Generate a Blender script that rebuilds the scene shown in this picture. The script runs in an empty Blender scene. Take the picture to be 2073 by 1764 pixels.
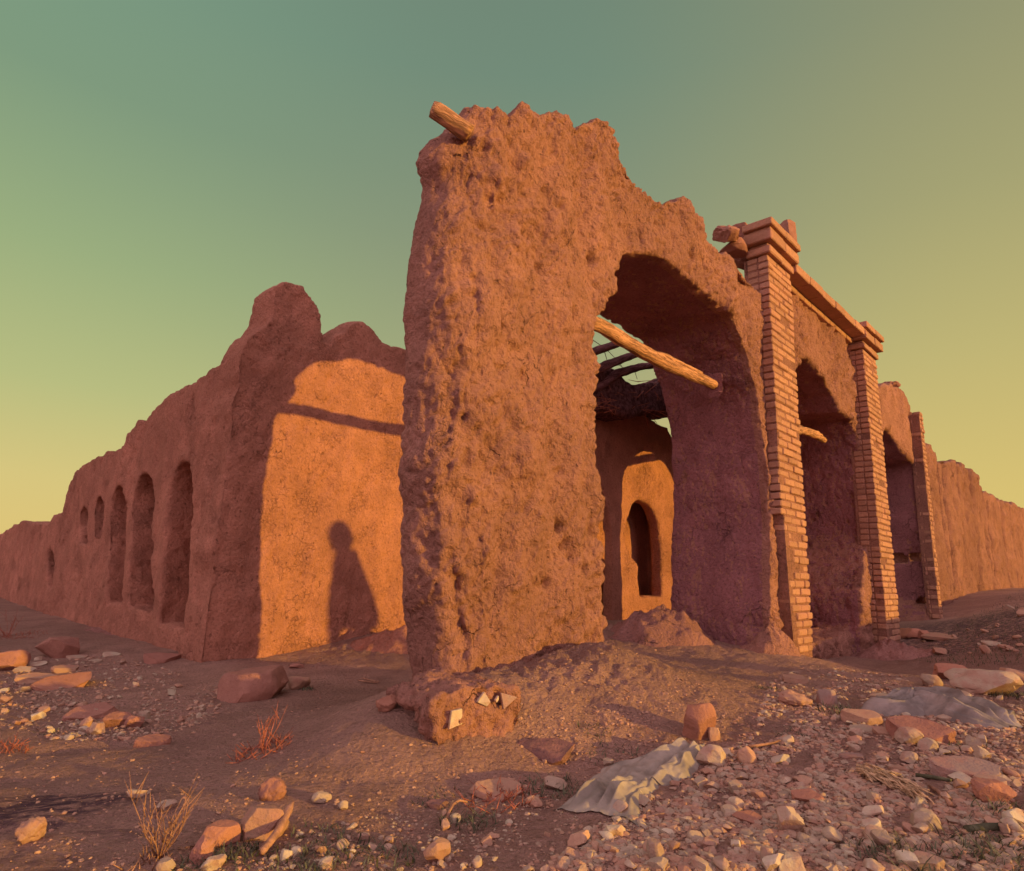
import bpy, bmesh, math, random
import numpy as np
from mathutils import Vector, Matrix, Quaternion
from mathutils.geometry import tessellate_polygon
random.seed(7); RNG = np.random.default_rng(11)
SUN_TH, SUN_EL = math.radians(30), math.radians(7.2)
SC = bpy.context.scene
COL = SC.collection

# ------------------------------------------------------------------ camera frame and the lines of the ruin
EYE = 0.75
F, W, H, HY, ROLL = 1300., 2073., 1764., 1160., 0.035
TH = math.atan((HY - H/2)/F); CT, ST = math.cos(TH), math.sin(TH); CR, SR = math.cos(ROLL), math.sin(ROLL)
def ray(px, py):                         # direction (y = 1) of a sight line of the photograph
    a = px - W/2; b = py - H/2
    u = a*CR + b*SR; v = -a*SR + b*CR
    k = F*CT + v*ST
    return np.array([u/k, 1.0, (F*ST - v*CT)/k])
def proj(p):
    x, y, z = p[0], p[1], p[2] - EYE
    d = y*CT + z*ST; up = -y*ST + z*CT
    u = F*x/d; v = -F*up/d
    return W/2 + u*CR - v*SR, H/2 + u*SR + v*CR
_f = ray(2310, HY + .035*(2310-1036)); _f[2] = 0; FX = _f/np.linalg.norm(_f)      # along the facade
NX = np.array([FX[1], -FX[0], 0.])                                               # out of the facade
P1 = ray(1590, 1180)*6.5; P1[2] = 0
def pos(s, w, z):                        # along facade, depth behind it, height relative to the eye
    p = P1 + FX*s - NX*w; return Vector((p[0], p[1], z + EYE))
def S(px, py, w=0.):                     # sight line onto the plane at depth w -> (s, z)
    P = P1 - NX*w; r = ray(px, py); p = r*(np.dot(P, NX)/np.dot(r, NX)); return (float(np.dot(p-P1, FX)), float(p[2]))
def SIDE(px, py, s):                     # sight line onto a plane square to the facade -> (w, z)
    P = P1 + FX*s; r = ray(px, py); p = r*(np.dot(P, FX)/np.dot(r, FX)); return (float(-np.dot(p-P1, NX)), float(p[2]))

# ------------------------------------------------------------------ vector noise
def _h(ix, iy, iz, seed):
    with np.errstate(over='ignore'):
        h = (ix.astype(np.uint32)*np.uint32(374761393) + iy.astype(np.uint32)*np.uint32(668265263)
             + iz.astype(np.uint32)*np.uint32(2147483647) + np.uint32(seed*1274126177 & 0xffffffff))
        h = (h ^ (h >> np.uint32(13)))*np.uint32(1274126177); h = (h ^ (h >> np.uint32(16)))*np.uint32(2246822519)
        h ^= h >> np.uint32(15)
    return h
def _u(h): return (h & np.uint32(0xffff)).astype(np.float64)/65535., (h >> np.uint32(16)).astype(np.float64)/65535.
def vnoise(p, seed=0):
    i = np.floor(p).astype(np.int64); f = p - i; u = f*f*f*(f*(f*6-15)+10); r = 0.
    for dx in (0, 1):
        for dy in (0, 1):
            for dz in (0, 1):
                a, b = _u(_h(i[:,0]+dx, i[:,1]+dy, i[:,2]+dz, seed))
                t = a*2*np.pi; c = b*2-1; q = np.sqrt(1-c*c)
                g = q*np.cos(t)*(f[:,0]-dx) + q*np.sin(t)*(f[:,1]-dy) + c*(f[:,2]-dz)
                r = r + g*np.where(dx, u[:,0], 1-u[:,0])*np.where(dy, u[:,1], 1-u[:,1])*np.where(dz, u[:,2], 1-u[:,2])
    return r*1.4
def fbm(p, octv=4, seed=0, gain=.5):
    r = 0.; a = 1.; s = 1.
    for k in range(octv):
        r = r + a*vnoise(p*s, seed+k*17); a *= gain; s *= 2.03
    return r
def worley(p, seed=0):
    i = np.floor(p).astype(np.int64); F1 = np.full(len(p), 9.); F2 = np.full(len(p), 9.)
    for dx in (-1, 0, 1):
        for dy in (-1, 0, 1):
            for dz in (-1, 0, 1):
                c = i + np.array([dx, dy, dz]); h = _h(c[:,0], c[:,1], c[:,2], seed); a, b = _u(h)
                a2, _ = _u(_h(c[:,0], c[:,1], c[:,2], seed+91))
                d = np.sqrt((c[:,0]+a-p[:,0])**2 + (c[:,1]+b-p[:,1])**2 + (c[:,2]+a2-p[:,2])**2)
                F2 = np.where(d < F1, F1, np.minimum(F2, d)); F1 = np.minimum(F1, d)
    return F1, F2
def sstep(a, b, x): t = np.clip((x-a)/(b-a), 0, 1); return t*t*(3-2*t)

# ------------------------------------------------------------------ objects
def tag(o, label=None, cat=None, group=None, kind=None):
    if label: o['label'] = label
    if cat: o['category'] = cat
    if group: o['group'] = group
    if kind: o['kind'] = kind
    return o
def empty(name, loc, label=None, cat=None, group=None):
    o = bpy.data.objects.new(name, None); o.location = loc; o.empty_display_size = .1; COL.objects.link(o)
    return tag(o, label, cat, group)
def link(name, me, mat=None, parent=None, smooth=True):
    if mat is not None and not me.materials: me.materials.append(mat)
    if smooth: me.polygons.foreach_set('use_smooth', [True]*len(me.polygons))
    o = bpy.data.objects.new(name, me); COL.objects.link(o)
    if parent is not None:
        o.parent = parent; o.matrix_parent_inverse = Matrix.Translation(parent.location).inverted() @ Matrix.Identity(4)
    return o
def recentre(o):                         # put a mesh object's origin at the foot of its bounding box
    me = o.data; n = len(me.vertices); c = np.empty(n*3); me.vertices.foreach_get('co', c); c = c.reshape(-1, 3)
    b = np.array([(c[:,0].min()+c[:,0].max())/2, (c[:,1].min()+c[:,1].max())/2, c[:,2].min()])
    me.vertices.foreach_set('co', (c-b).ravel()); me.update()
    o.location = Vector(b) + o.location; return o
def mesh_np(name, v, f):
    me = bpy.data.meshes.new(name); me.from_pydata([tuple(x) for x in v], [], [tuple(int(i) for i in x) for x in f]); me.update(); return me
def get_co(me):
    c = np.empty(len(me.vertices)*3); me.vertices.foreach_get('co', c); return c.reshape(-1, 3)
def get_no(me):
    c = np.empty(len(me.vertices)*3); me.vertices.foreach_get('normal', c); return c.reshape(-1, 3)
def set_co(me, c): me.vertices.foreach_set('co', np.asarray(c).ravel()); me.update()

class MB:                                # gathers shapes for ONE mesh
    def __init__(self): self.v = []; self.f = []
    def add(self, v, f):
        o = len(self.v); self.v += [tuple(x) for x in v]; self.f += [tuple(i+o for i in x) for x in f]; return self
    def mesh(self, name): return mesh_np(name, self.v, self.f)

def wobble(pts, step=.12, amp=.03, seed=1):
    """resample a closed outline and roughen it"""
    out = []
    n = len(pts)
    for i in range(n):
        a = np.array(pts[i]); b = np.array(pts[(i+1) % n]); L = np.linalg.norm(b-a); k = max(1, int(L/step))
        for j in range(k): out.append(a + (b-a)*j/k)
    out = np.array(out); q = np.column_stack([out*4.0, np.full(len(out), seed*7.3)])
    out = out + amp*np.column_stack([fbm(q, 3, seed), fbm(q+31.7, 3, seed+5)])
    return [tuple(x) for x in out]
def panel(outer, holes, place):
    """closed solid between two copies of an outline; place(u, z, side) -> point, side 0 front / 1 back"""
    loops = [outer] + list(holes); flat = [p for l in loops for p in l]; n = len(flat)
    v = [tuple(place(u, z, 0)) for u, z in flat] + [tuple(place(u, z, 1)) for u, z in flat]
    tris = tessellate_polygon([[Vector((u, z, 0)) for u, z in l] for l in loops])
    f = [tuple(t) for t in tris] + [tuple(i+n for i in reversed(t)) for t in tris]
    k = 0
    for l in loops:
        m = len(l)
        for i in range(m): a, b = k+i, k+(i+1) % m; f.append((a, b, b+n, a+n))
        k += m
    return v, f
def solidify(shapes, voxel, name, soft=2):
    """union of closed shapes as one even skin"""
    mb = MB()
    for v, f in shapes: mb.add(v, f)
    me = mb.mesh(name+'_src'); bm = bmesh.new(); bm.from_mesh(me); bmesh.ops.recalc_face_normals(bm, faces=bm.faces); bm.to_mesh(me); bm.free()
    o = bpy.data.objects.new(name+'_src', me); COL.objects.link(o)
    m = o.modifiers.new('r', 'REMESH'); m.mode = 'VOXEL'; m.voxel_size = voxel; m.adaptivity = 0
    s = o.modifiers.new('s', 'SMOOTH'); s.factor = .5; s.iterations = soft
    dg = bpy.context.evaluated_depsgraph_get(); out = bpy.data.meshes.new_from_object(o.evaluated_get(dg)); out.name = name
    bpy.data.objects.remove(o); bpy.data.meshes.remove(me); return out
def mud_relief(me, big=.05, mid=.03, clod=.02, fine=.01, pit=.02, seed=3, flute=.35, cap=None):
    p = get_co(me); n = get_no(me)
    q = p*np.array([1, 1, flute])
    d = big*fbm(q*.9, 3, seed) + mid*fbm(q*3.1, 3, seed+3)
    wq = p + .06*np.column_stack([vnoise(p*5, seed+40), vnoise(p*5, seed+41), vnoise(p*5, seed+42)])
    F1, F2 = worley(wq*np.array([8, 8, 6.]), seed+7); msk = sstep(-.35, .35, vnoise(p*1.1, seed+8))
    d += clod*(.45-1.15*F1*F1)*(.35+.9*msk)
    F1, F2 = worley(wq*20, seed+9); d += fine*(.45-1.15*F1*F1)*(.5+.8*msk) + fine*.35*fbm(p*26, 2, seed+11)
    d -= pit*sstep(.33, .6, vnoise(p*np.array([5.5, 5.5, 3.6]), seed+13))
    d -= pit*.9*sstep(.42, .6, vnoise(p*14, seed+14))
    set_co(me, p + n*d[:, None]); return me
# ------------------------------------------------------------------ materials
class NT:
    def __init__(self, name):
        self.m = bpy.data.materials.new(name); self.m.use_nodes = True; self.t = self.m.node_tree; self.t.nodes.clear()
        self.out = self.n('ShaderNodeOutputMaterial'); self.b = self.n('ShaderNodeBsdfPrincipled')
        self.b.inputs['Roughness'].default_value = .95; self.b.inputs['Specular IOR Level'].default_value = .08
        self.l(self.b.outputs[0], self.out.inputs[0]); self.pos = self.n('ShaderNodeNewGeometry').outputs['Position']
    def n(self, t, **k):
        x = self.t.nodes.new(t)
        for a, b in k.items(): setattr(x, a, b)
        return x
    def l(self, a, b): self.t.links.new(a, b)
    def val(self, sock, v):
        if hasattr(v, 'is_linked') or isinstance(v, bpy.types.NodeSocket): self.l(v, sock)
        else: sock.default_value = v
    def math(self, op, a, b=None, clamp=False):
        x = self.n('ShaderNodeMath', operation=op); x.use_clamp = clamp; self.val(x.inputs[0], a)
        if b is not None: self.val(x.inputs[1], b)
        return x.outputs[0]
    def vmul(self, v, k):
        x = self.n('ShaderNodeVectorMath', operation='MULTIPLY'); self.l(v, x.inputs[0]); x.inputs[1].default_value = k; return x.outputs[0]
    def vadd(self, a, b):
        x = self.n('ShaderNodeVectorMath', operation='ADD'); self.l(a, x.inputs[0]); self.val(x.inputs[1], b); return x.outputs[0]
    def noise(self, v, s, d=4, r=.55, col=False):
        x = self.n('ShaderNodeTexNoise'); self.l(v, x.inputs['Vector']); x.inputs['Scale'].default_value = s
        x.inputs['Detail'].default_value = d; x.inputs['Roughness'].default_value = r
        return x.outputs['Color' if col else 'Fac']
    def voro(self, v, s, feat='F1', rnd=1.):
        x = self.n('ShaderNodeTexVoronoi', feature=feat); self.l(v, x.inputs['Vector']); x.inputs['Scale'].default_value = s
        x.inputs['Randomness'].default_value = rnd; return x.outputs['Distance']
    def ramp(self, v, a, b, lo=0., hi=1.):
        x = self.n('ShaderNodeMapRange'); x.interpolation_type = 'SMOOTHSTEP'; self.l(v, x.inputs[0])
        for i, k in enumerate((a, b, lo, hi)): x.inputs[i+1].default_value = k
        return x.outputs[0]
    def mix(self, f, a, b, mode='MIX'):
        x = self.n('ShaderNodeMix', data_type='RGBA', blend_type=mode); self.val(x.inputs[0], f)
        for s, c in ((x.inputs[6], a), (x.inputs[7], b)): self.val(s, c if isinstance(c, bpy.types.NodeSocket) else (*c, 1))
        return x.outputs[2]
    def warp(self, v, s, k):
        c = self.noise(v, s, 2, .5, True); c = self.vadd(c, (-.5, -.5, -.5)); return self.vadd(v, self.vmul(c, (k, k, k)))
    def done(self, col, h=None, dist=.01, strength=1.):
        self.val(self.b.inputs['Base Color'], col if isinstance(col, bpy.types.NodeSocket) else (*col, 1))
        if h is not None:
            x = self.n('ShaderNodeBump'); x.inputs['Strength'].default_value = strength; x.inputs['Distance'].default_value = dist
            self.l(h, x.inputs['Height']); self.l(x.outputs[0], self.b.inputs['Normal'])
        return self.m
def mul(c, k): return tuple(min(1, x*k) for x in c)

def mud(name, col, crack=5.5, crack_w=.018, crack_amt=.75, dist=.018, fleck=.25, cover=(.42, .58), lump=0.):
    m = NT(name); p = m.pos
    big = m.noise(p, .55, 4); mid = m.noise(p, 4.2, 5); fin = m.noise(p, 60, 5, .65)
    c = m.mix(m.ramp(big, .35, .68), mul(col, .86), mul(col, 1.10))
    c = m.mix(m.ramp(mid, .36, .66), m.mix(.42, c, mul(col, .55)), c)
    c = m.mix(m.ramp(fin, .5, .75, 0, .35), c, mul(col, 1.35))
    spk = m.noise(p, 42, 4, .8); c = m.mix(m.ramp(spk, .30, .50, .72, 0), c, mul(col, .38)); c = m.mix(m.ramp(spk, .56, .72, 0, .5), c, mul(col, 1.45))
    v = m.warp(m.warp(p, 7, .10), 26, .035)
    gate = m.ramp(m.noise(m.vmul(p, (1, 1, .6)), 6, 3, .6), .44, .60)
    v = m.vmul(v, (1, 1, .72)); k1 = m.ramp(m.voro(v, crack, 'DISTANCE_TO_EDGE'), 0, crack_w, 1, 0)
    k2 = m.ramp(m.voro(v, crack*2.4, 'DISTANCE_TO_EDGE'), 0, crack_w*2.0, 1, 0)
    m1 = m.ramp(m.noise(p, 1.7, 3), *cover); m2 = m.ramp(m.noise(m.vadd(p, (5, 9, 2)), 2.3, 3), cover[0]+.02, cover[1]+.05)
    cr = m.math('MAXIMUM', m.math('MULTIPLY', m.math('MULTIPLY', k1, m1), gate), m.math('MULTIPLY', m.math('MULTIPLY', k2, m2), .75))
    pit = m.ramp(m.noise(m.vmul(p, (1, 1, .7)), 30, 3, .6), .64, .74)
    dark = m.math('MAXIMUM', m.math('MULTIPLY', cr, crack_amt), m.math('MULTIPLY', pit, .5))
    c = m.mix(dark, c, mul(col, .18))
    fl = m.ramp(m.noise(m.vmul(m.warp(p, 40, .05), (1, 1, .3)), 150, 2, .5), .68, .74, 0, fleck)
    c = m.mix(fl, c, (.62, .42, .24))
    h = m.math('ADD', m.math('MULTIPLY', spk, .85), m.math('MULTIPLY', m.noise(p, 22, 5, .6), .75))
    h = m.math('ADD', h, m.math('MULTIPLY', m.voro(v, 34), -.35))
    if lump: h = m.math('ADD', h, m.math('MULTIPLY', m.voro(m.vmul(m.warp(p, 9, .06), (1, 1, .75)), 15), -lump))
    h = m.math('SUBTRACT', h, m.math('MULTIPLY', cr, .9)); h = m.math('SUBTRACT', h, m.math('MULTIPLY', pit, .5))
    return m.done(c, h, dist)

MUDC = (.44, .205, .150)
M_PIER = mud('eroded_mud', MUDC, 4.6, .011, .6, .036, .2, (.52, .66), .35)
M_PLASTER = mud('cracked_mud_plaster', (.49, .208, .140), 13, .022, .38, .024, .16, (.50, .62))
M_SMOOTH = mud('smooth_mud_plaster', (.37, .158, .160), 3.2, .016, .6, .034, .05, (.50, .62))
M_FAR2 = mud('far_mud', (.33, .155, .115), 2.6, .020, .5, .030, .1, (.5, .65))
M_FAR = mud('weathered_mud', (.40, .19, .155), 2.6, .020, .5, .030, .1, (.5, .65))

def brickmat(name, col, var=.22):
    m = NT(name); p = m.pos
    inf = m.n('ShaderNodeAttribute', attribute_name='tone').outputs['Fac']
    c = m.mix(inf, mul(col, 1-var*1.6), mul(col, 1+var))
    c = m.mix(m.ramp(m.noise(p, 26, 4), .42, .7, 0, .45), c, mul(col, .6))
    c = m.mix(m.ramp(m.noise(m.warp(p, 4, .2), 3.4, 5, .65), .48, .68, 0, .7), c, mul(MUDC, 1.08))
    c = m.mix(m.ramp(m.noise(p, 90, 3, .6), .6, .75, 0, .5), c, mul(col, .45))
    h = m.math('ADD', m.math('MULTIPLY', m.noise(p, 45, 5, .65), 1.), m.math('MULTIPLY', m.noise(p, 140, 2), .4))
    return m.done(c, h, .012)
M_BRICK = brickmat('fired_brick', (.46, .235, .15), .12)
M_MORTAR = mud('mud_mortar', (.33, .155, .11), 9, .02, .3, .02, .1)

def stonemat(name, col, speck=.3, dist=.008):
    m = NT(name); p = m.pos
    rnd = m.n('ShaderNodeObjectInfo').outputs['Random']
    att = m.n('ShaderNodeAttribute', attribute_name='tone').outputs['Fac']
    r = m.math('FRACT', m.math('ADD', rnd, att))
    c = m.mix(r, mul(col, .74), mul(col, 1.14))
    c = m.mix(m.ramp(m.noise(p, 14, 4), .40, .68, .08, .62), c, mul(MUDC, .92))
    c = m.mix(m.ramp(m.noise(p, 70, 4, .65), .55, .72, 0, speck), c, mul(col, .4))
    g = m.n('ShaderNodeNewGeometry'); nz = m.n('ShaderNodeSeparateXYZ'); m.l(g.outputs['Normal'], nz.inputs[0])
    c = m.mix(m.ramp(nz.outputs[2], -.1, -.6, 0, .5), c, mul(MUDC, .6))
    h = m.math('ADD', m.noise(p, 24, 6, .62), m.math('MULTIPLY', m.noise(p, 110, 3, .6), .35))
    return m.done(c, h, dist)
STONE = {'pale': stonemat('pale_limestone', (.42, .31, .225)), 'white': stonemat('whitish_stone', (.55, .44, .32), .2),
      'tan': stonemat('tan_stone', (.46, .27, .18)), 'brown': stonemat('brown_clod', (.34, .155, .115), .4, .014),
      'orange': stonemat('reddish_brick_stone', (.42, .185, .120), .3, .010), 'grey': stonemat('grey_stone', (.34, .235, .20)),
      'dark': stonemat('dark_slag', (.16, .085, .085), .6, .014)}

def ground_mat():
    m = NT('bare_dusty_earth'); p = m.pos; fp = m.vmul(p, (1, 1, 1))
    big = m.noise(p, .5, 4); mid = m.noise(p, 3.3, 5); fin = m.noise(p, 55, 6, .7)
    col = (.45, .250, .190)
    c = m.mix(m.ramp(big, .35, .65), mul(col, .82), mul(col, 1.12))
    c = m.mix(m.ramp(mid, .40, .68, 0, .55), c, mul(col, .62))
    c = m.mix(m.ramp(m.noise(m.vmul(p, (1, 2.2, 1)), 9, 5, .6), .55, .75, 0, .6), c, mul(col, .45))
    c = m.mix(m.ramp(fin, .55, .78, 0, .5), c, (.60, .40, .26))
    c = m.mix(m.ramp(m.noise(p, 120, 3, .6), .58, .72, 0, .55), c, mul(col, .35))
    spk = m.noise(p, 48, 4, .8); c = m.mix(m.ramp(spk, .30, .50, .65, 0), c, mul(col, .40)); c = m.mix(m.ramp(spk, .57, .72, 0, .5), c, mul(col, 1.4))
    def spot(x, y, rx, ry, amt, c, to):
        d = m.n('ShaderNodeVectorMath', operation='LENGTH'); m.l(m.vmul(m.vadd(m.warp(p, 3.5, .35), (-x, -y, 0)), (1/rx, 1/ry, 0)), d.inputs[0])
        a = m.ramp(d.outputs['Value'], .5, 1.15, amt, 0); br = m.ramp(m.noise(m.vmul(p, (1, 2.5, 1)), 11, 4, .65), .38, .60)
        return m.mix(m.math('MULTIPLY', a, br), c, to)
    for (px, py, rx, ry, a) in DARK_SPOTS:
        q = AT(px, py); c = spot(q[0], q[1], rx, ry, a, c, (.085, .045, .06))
    h = m.math('ADD', m.math('MULTIPLY', spk, 1.1), m.math('MULTIPLY', m.noise(p, 16, 6, .6), 1.0))
    h = m.math('ADD', h, m.math('MULTIPLY', m.voro(m.warp(p, 20, .05), 42), -.5))
    return m.done(c, h, .034)

def woodmat(name, col):
    m = NT(name); t = m.n('ShaderNodeTexCoord').outputs['Object']
    v = m.vmul(m.warp(t, 6, .05), (1, 14, 14))
    g = m.noise(v, 3.2, 6, .65); c = m.mix(m.ramp(g, .35, .65), mul(col, .42), mul(col, 1.2))
    c = m.mix(m.ramp(m.noise(v, 9, 3), .58, .68, 0, .8), c, mul(col, .2))
    return m.done(c, m.math('ADD', m.math('MULTIPLY', g, 1.), m.noise(v, 12, 3)), .012)
M_OLDWOOD = woodmat('old_timber', (.26, .13, .09))
M_WOOD = woodmat('weathered_timber', (.56, .28, .155))
M_DARKWOOD = woodmat('dark_timber', (.20, .085, .085))  # dark red-brown wood for the roof poles and rafters
def simple(name, col, var=.35, sc=12, dist=.004):
    m = NT(name); c = m.mix(m.ramp(m.noise(m.pos, sc, 5), .35, .68), mul(col, 1-var), mul(col, 1+var)); return m.done(c, m.noise(m.pos, sc*6, 4), dist)
M_THATCH = simple('dark_thatch', (.16, .070, .070), .5, 20, .03)  # dark red-brown base colour for the roof remnant
M_CLOTH = simple('faded_grey_cloth', (.31, .245, .20), .22, 9, .003)
M_CLOTH2 = simple('dusty_grey_cloth', (.27, .215, .19), .3, 9, .003)
M_FIBRE = simple('dry_fibre', (.58, .37, .22), .35, 40, .004)
M_TWIG = simple('dry_twig', (.36, .185, .12), .3, 30)
M_DRY = simple('dry_red_weed', (.40, .130, .085), .35, 30)
M_STRAW = simple('straw', (.55, .33, .19), .3, 30)
M_LEAF = simple('dull_green_leaf', (.125, .115, .070), .4, 18)
M_SKIN = simple('skin', (.45, .26, .19), .08, 4); M_COAT = simple('dark_coat', (.06, .05, .06), .3, 8); M_HAIR = simple('dark_hair', (.03, .02, .02), .3, 30)
# ------------------------------------------------------------------ ground
def g_at(px, py, depth):                 # a ground control point: sight line at a given forward distance
    r = ray(px, py); return (r[0]*depth, depth, r[2]*depth)
CTRL = [(0,1.3,-.80),(-1.3,1.4,-.86),(1.4,1.4,-.72),(-1.6,2.2,-.86),(-.6,2.2,-.80),(.3,2.2,-.75),(1.5,2.2,-.66),(2.6,2.4,-.60),
 (-1.9,3.2,-.90),(-1.1,3.1,-.80),(-.54,2.95,-.67),(-.44,3.06,-.58),(-.95,2.75,-.79),(-.42,2.55,-.80),(-.15,2.58,-.79),(.08,2.78,-.77),(.20,2.95,-.73),(.9,3.1,-.70),(1.9,3.2,-.64),(3.0,3.3,-.56),
 (-.50,3.3,-.57),(-.1,3.5,-.50),(.3,3.75,-.46),(.58,4.1,-.38),(.80,4.05,-.44),(.95,4.4,-.56),(1.6,5.2,-.66),(2.3,6.0,-.67),(2.9,6.45,-.69),
 (.3,4.5,-.62),(-.4,4.0,-.72),(-1.2,4.3,-.82),
 (1.5,4.2,-.64),(2.3,4.9,-.66),(3.1,5.1,-.66),(3.1,4.2,-.60),(3.9,4.9,-.60),(3.9,6.2,-.86),(3.8,7.3,-.88),(4.6,8.4,-.90),(4.9,6.4,-.80),
 (5.6,9.2,-.80),(7.4,11.3,-.52),(6.2,8.2,-.62),(6.6,7.2,-.30),(8.2,9.8,-.16),(8.0,7.5,-.05),(10.5,12.0,.05),(12.,15.,.02),(16.,20.,.10),(14.,12.,.25),(22.,26.,0.),(5.4,5.2,-.42),(5.0,3.5,-.40),
 (-2.5,5.8,-.86),(-2.1,5.2,-.84),(-3.0,4.6,-.92),(-3.2,6.3,-.86),(-4.0,7.2,-.87),(-6.2,9.2,-.86),(-8.6,11.6,-.85),(-12.,15.,-.8),(-3.2,3.2,-.96),(-5.2,5.5,-1.0),(-8.,8.,-1.0),
 (-1.5,6.4,-.80),(-1.1,6.9,-.66),(-.6,6.4,-.70),(0.,6.0,-.66),(1.0,6.8,-.62),(.6,7.6,-.56),(1.5,7.6,-.50),(-2.,9.,-.8),(2.,10.,-.7),(5.,13.,-.7),
 (-30.,5.,-.9),(-30.,30.,-.8),(0.,40.,-.7),(30.,40.,-.4),(40.,10.,-.2),(0.,-20.,-.9),(-25.,-20.,-1.),(25.,-20.,-.7),(0.,-2.,-.85),(4.,0.,-.62),(-4.,0.,-.95),(8.,3.,-.45)]
CP = np.array(CTRL, float)
def _phi(d): return np.sqrt(d*d + .15)
_d = np.linalg.norm(CP[:,None,:2]-CP[None,:,:2], axis=2)
_A = np.zeros((len(CP)+1,)*2); _A[:-1,:-1] = _phi(_d) + np.eye(len(CP))*-.02; _A[:-1,-1] = 1; _A[-1,:-1] = 1
_wt = np.linalg.solve(_A, np.append(CP[:,2], 0))
def smooth_ground(x, y):
    x = np.atleast_1d(np.asarray(x, float)); y = np.atleast_1d(np.asarray(y, float)); out = np.full(len(x), _wt[-1])
    for i in range(len(CP)): out = out + _wt[i]*_phi(np.hypot(x-CP[i,0], y-CP[i,1]))
    far = sstep(35, 70, np.hypot(x, y)); return out*(1-far) + far*-.75
def ground(x, y):
    x = np.atleast_1d(np.asarray(x, float)); y = np.atleast_1d(np.asarray(y, float)); z = smooth_ground(x, y)
    p = np.column_stack([x, y, np.zeros(len(x))]); r = np.hypot(x, y); near = 1 - sstep(9, 16, r)
    rough = sstep(-.7, .9, x + .25*fbm(p*.8, 2, 77))              # rubbly to the right, trodden and smooth to the left
    z = z + .018*fbm(p*.9, 2, 5) + near*((.008 + .006*rough)*fbm(p*4.3, 4, 6) + (.003 + .005*rough)*fbm(p*16, 3, 8))
    m = np.exp(-(((x-.2)/.8)**2 + ((y-3.75)/.45)**2)) + .7*np.exp(-(((x+1.2)/.7)**2 + ((y-6.7)/.5)**2)) + .7*np.exp(-(((x-1.3)/.7)**2 + ((y-7.3)/.5)**2))
    F1, _ = worley(p*13, 31); z = z + m*near*(.022*(.5-F1*F1) + .030*fbm(p*6, 3, 10) + .022*fbm(p*20, 3, 9))
    z = z - near*.02*(1-rough)*sstep(.1, .5, vnoise(p*np.array([1.2, 4.5, 1]), 44))
    return z + EYE
GX0, GY0, GS, GNX, GNY = -15., .4, .03, 1000, 560
_gx, _gy = np.meshgrid(GX0+GS*np.arange(GNX), GY0+GS*np.arange(GNY)); GG = ground(_gx.ravel(), _gy.ravel()).reshape(GNY, GNX); GL = GG.tolist()
def gzn(x, y):
    x = np.asarray(x, float); y = np.asarray(y, float); a = (x-GX0)/GS; b = (y-GY0)/GS; i = np.clip(a.astype(int), 0, GNX-2); j = np.clip(b.astype(int), 0, GNY-2)
    u = np.clip(a-i, 0, 1); v = np.clip(b-j, 0, 1); return (GG[j, i]*(1-u)+GG[j, i+1]*u)*(1-v) + (GG[j+1, i]*(1-u)+GG[j+1, i+1]*u)*v
def gz(x, y):
    a = (x-GX0)/GS; b = (y-GY0)/GS; i = int(a); j = int(b)
    if not (0 <= i < GNX-1 and 0 <= j < GNY-1): return float(ground(x, y)[0])
    u = a-i; v = b-j; r0 = GL[j]; r1 = GL[j+1]; return (r0[i]*(1-u)+r0[i+1]*u)*(1-v) + (r1[i]*(1-u)+r1[i+1]*u)*v
_T = np.geomspace(1.0, 17, 150)
def ATN(P):                              # where sight lines meet the ground
    R = np.array([ray(a, b) for a, b in P]); out = np.zeros((len(P), 2))
    for k in range(0, len(P), 400):
        r = R[k:k+400]; x = r[:, :1]*_T; y = np.broadcast_to(_T, x.shape); h = r[:, 2:]*_T - (gzn(x, y) - EYE)
        neg = h < 0; i = np.where(neg.any(1), neg.argmax(1), len(_T)-1).clip(1); j = np.arange(len(r)); ha = h[j, i-1]; hb = h[j, i]
        q = _T[i-1] + (_T[i]-_T[i-1])*np.clip(ha/np.where(ha != hb, ha-hb, 1), 0, 1); out[k:k+400] = np.column_stack([r[:, 0]*q, q])
    return out
def AT(px, py): q = ATN([(px, py)])[0]; return float(q[0]), float(q[1])
DARK_SPOTS = [(105,1628,.42,.16,.9),(30,1660,.30,.14,.75),(215,1682,.22,.07,.5),(60,1750,.3,.08,.45),(340,1475,.5,.05,.35),(1990,1275,2.2,1.8,.8)]  # last spot paints the rubble bank's shade into the earth colour
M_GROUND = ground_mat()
def build_ground():
    ang = np.concatenate([np.linspace(-48, 48, 760), np.linspace(48, 312, 120)[1:-1]])*math.pi/180
    rad = np.concatenate([[.05], np.geomspace(.5, 1.5, 24)[:-1], np.geomspace(1.5, 14, 420)[:-1], np.geomspace(14, 320, 70)])
    A, R = np.meshgrid(ang, rad); x = (R*np.sin(A)).ravel(); y = (R*np.cos(A)).ravel()
    z = ground(x, y); na = len(ang); nr = len(rad)
    i, j = np.meshgrid(np.arange(nr-1), np.arange(na), indexing='ij'); i = i.ravel(); j = j.ravel(); j2 = (j+1) % na
    f = np.column_stack([i*na+j, (i+1)*na+j, (i+1)*na+j2, i*na+j2])
    me = bpy.data.meshes.new('ground'); me.vertices.add(len(x)); me.vertices.foreach_set('co', np.column_stack([x, y, z]).ravel())
    me.loops.add(f.size); me.loops.foreach_set('vertex_index', f.ravel().astype(np.int32)); me.polygons.add(len(f))
    me.polygons.foreach_set('loop_start', (np.arange(len(f))*4).astype(np.int32)); me.update(calc_edges=True)
    if me.polygons[0].normal.z < 0: me.flip_normals()
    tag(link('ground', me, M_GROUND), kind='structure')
build_ground()

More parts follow.
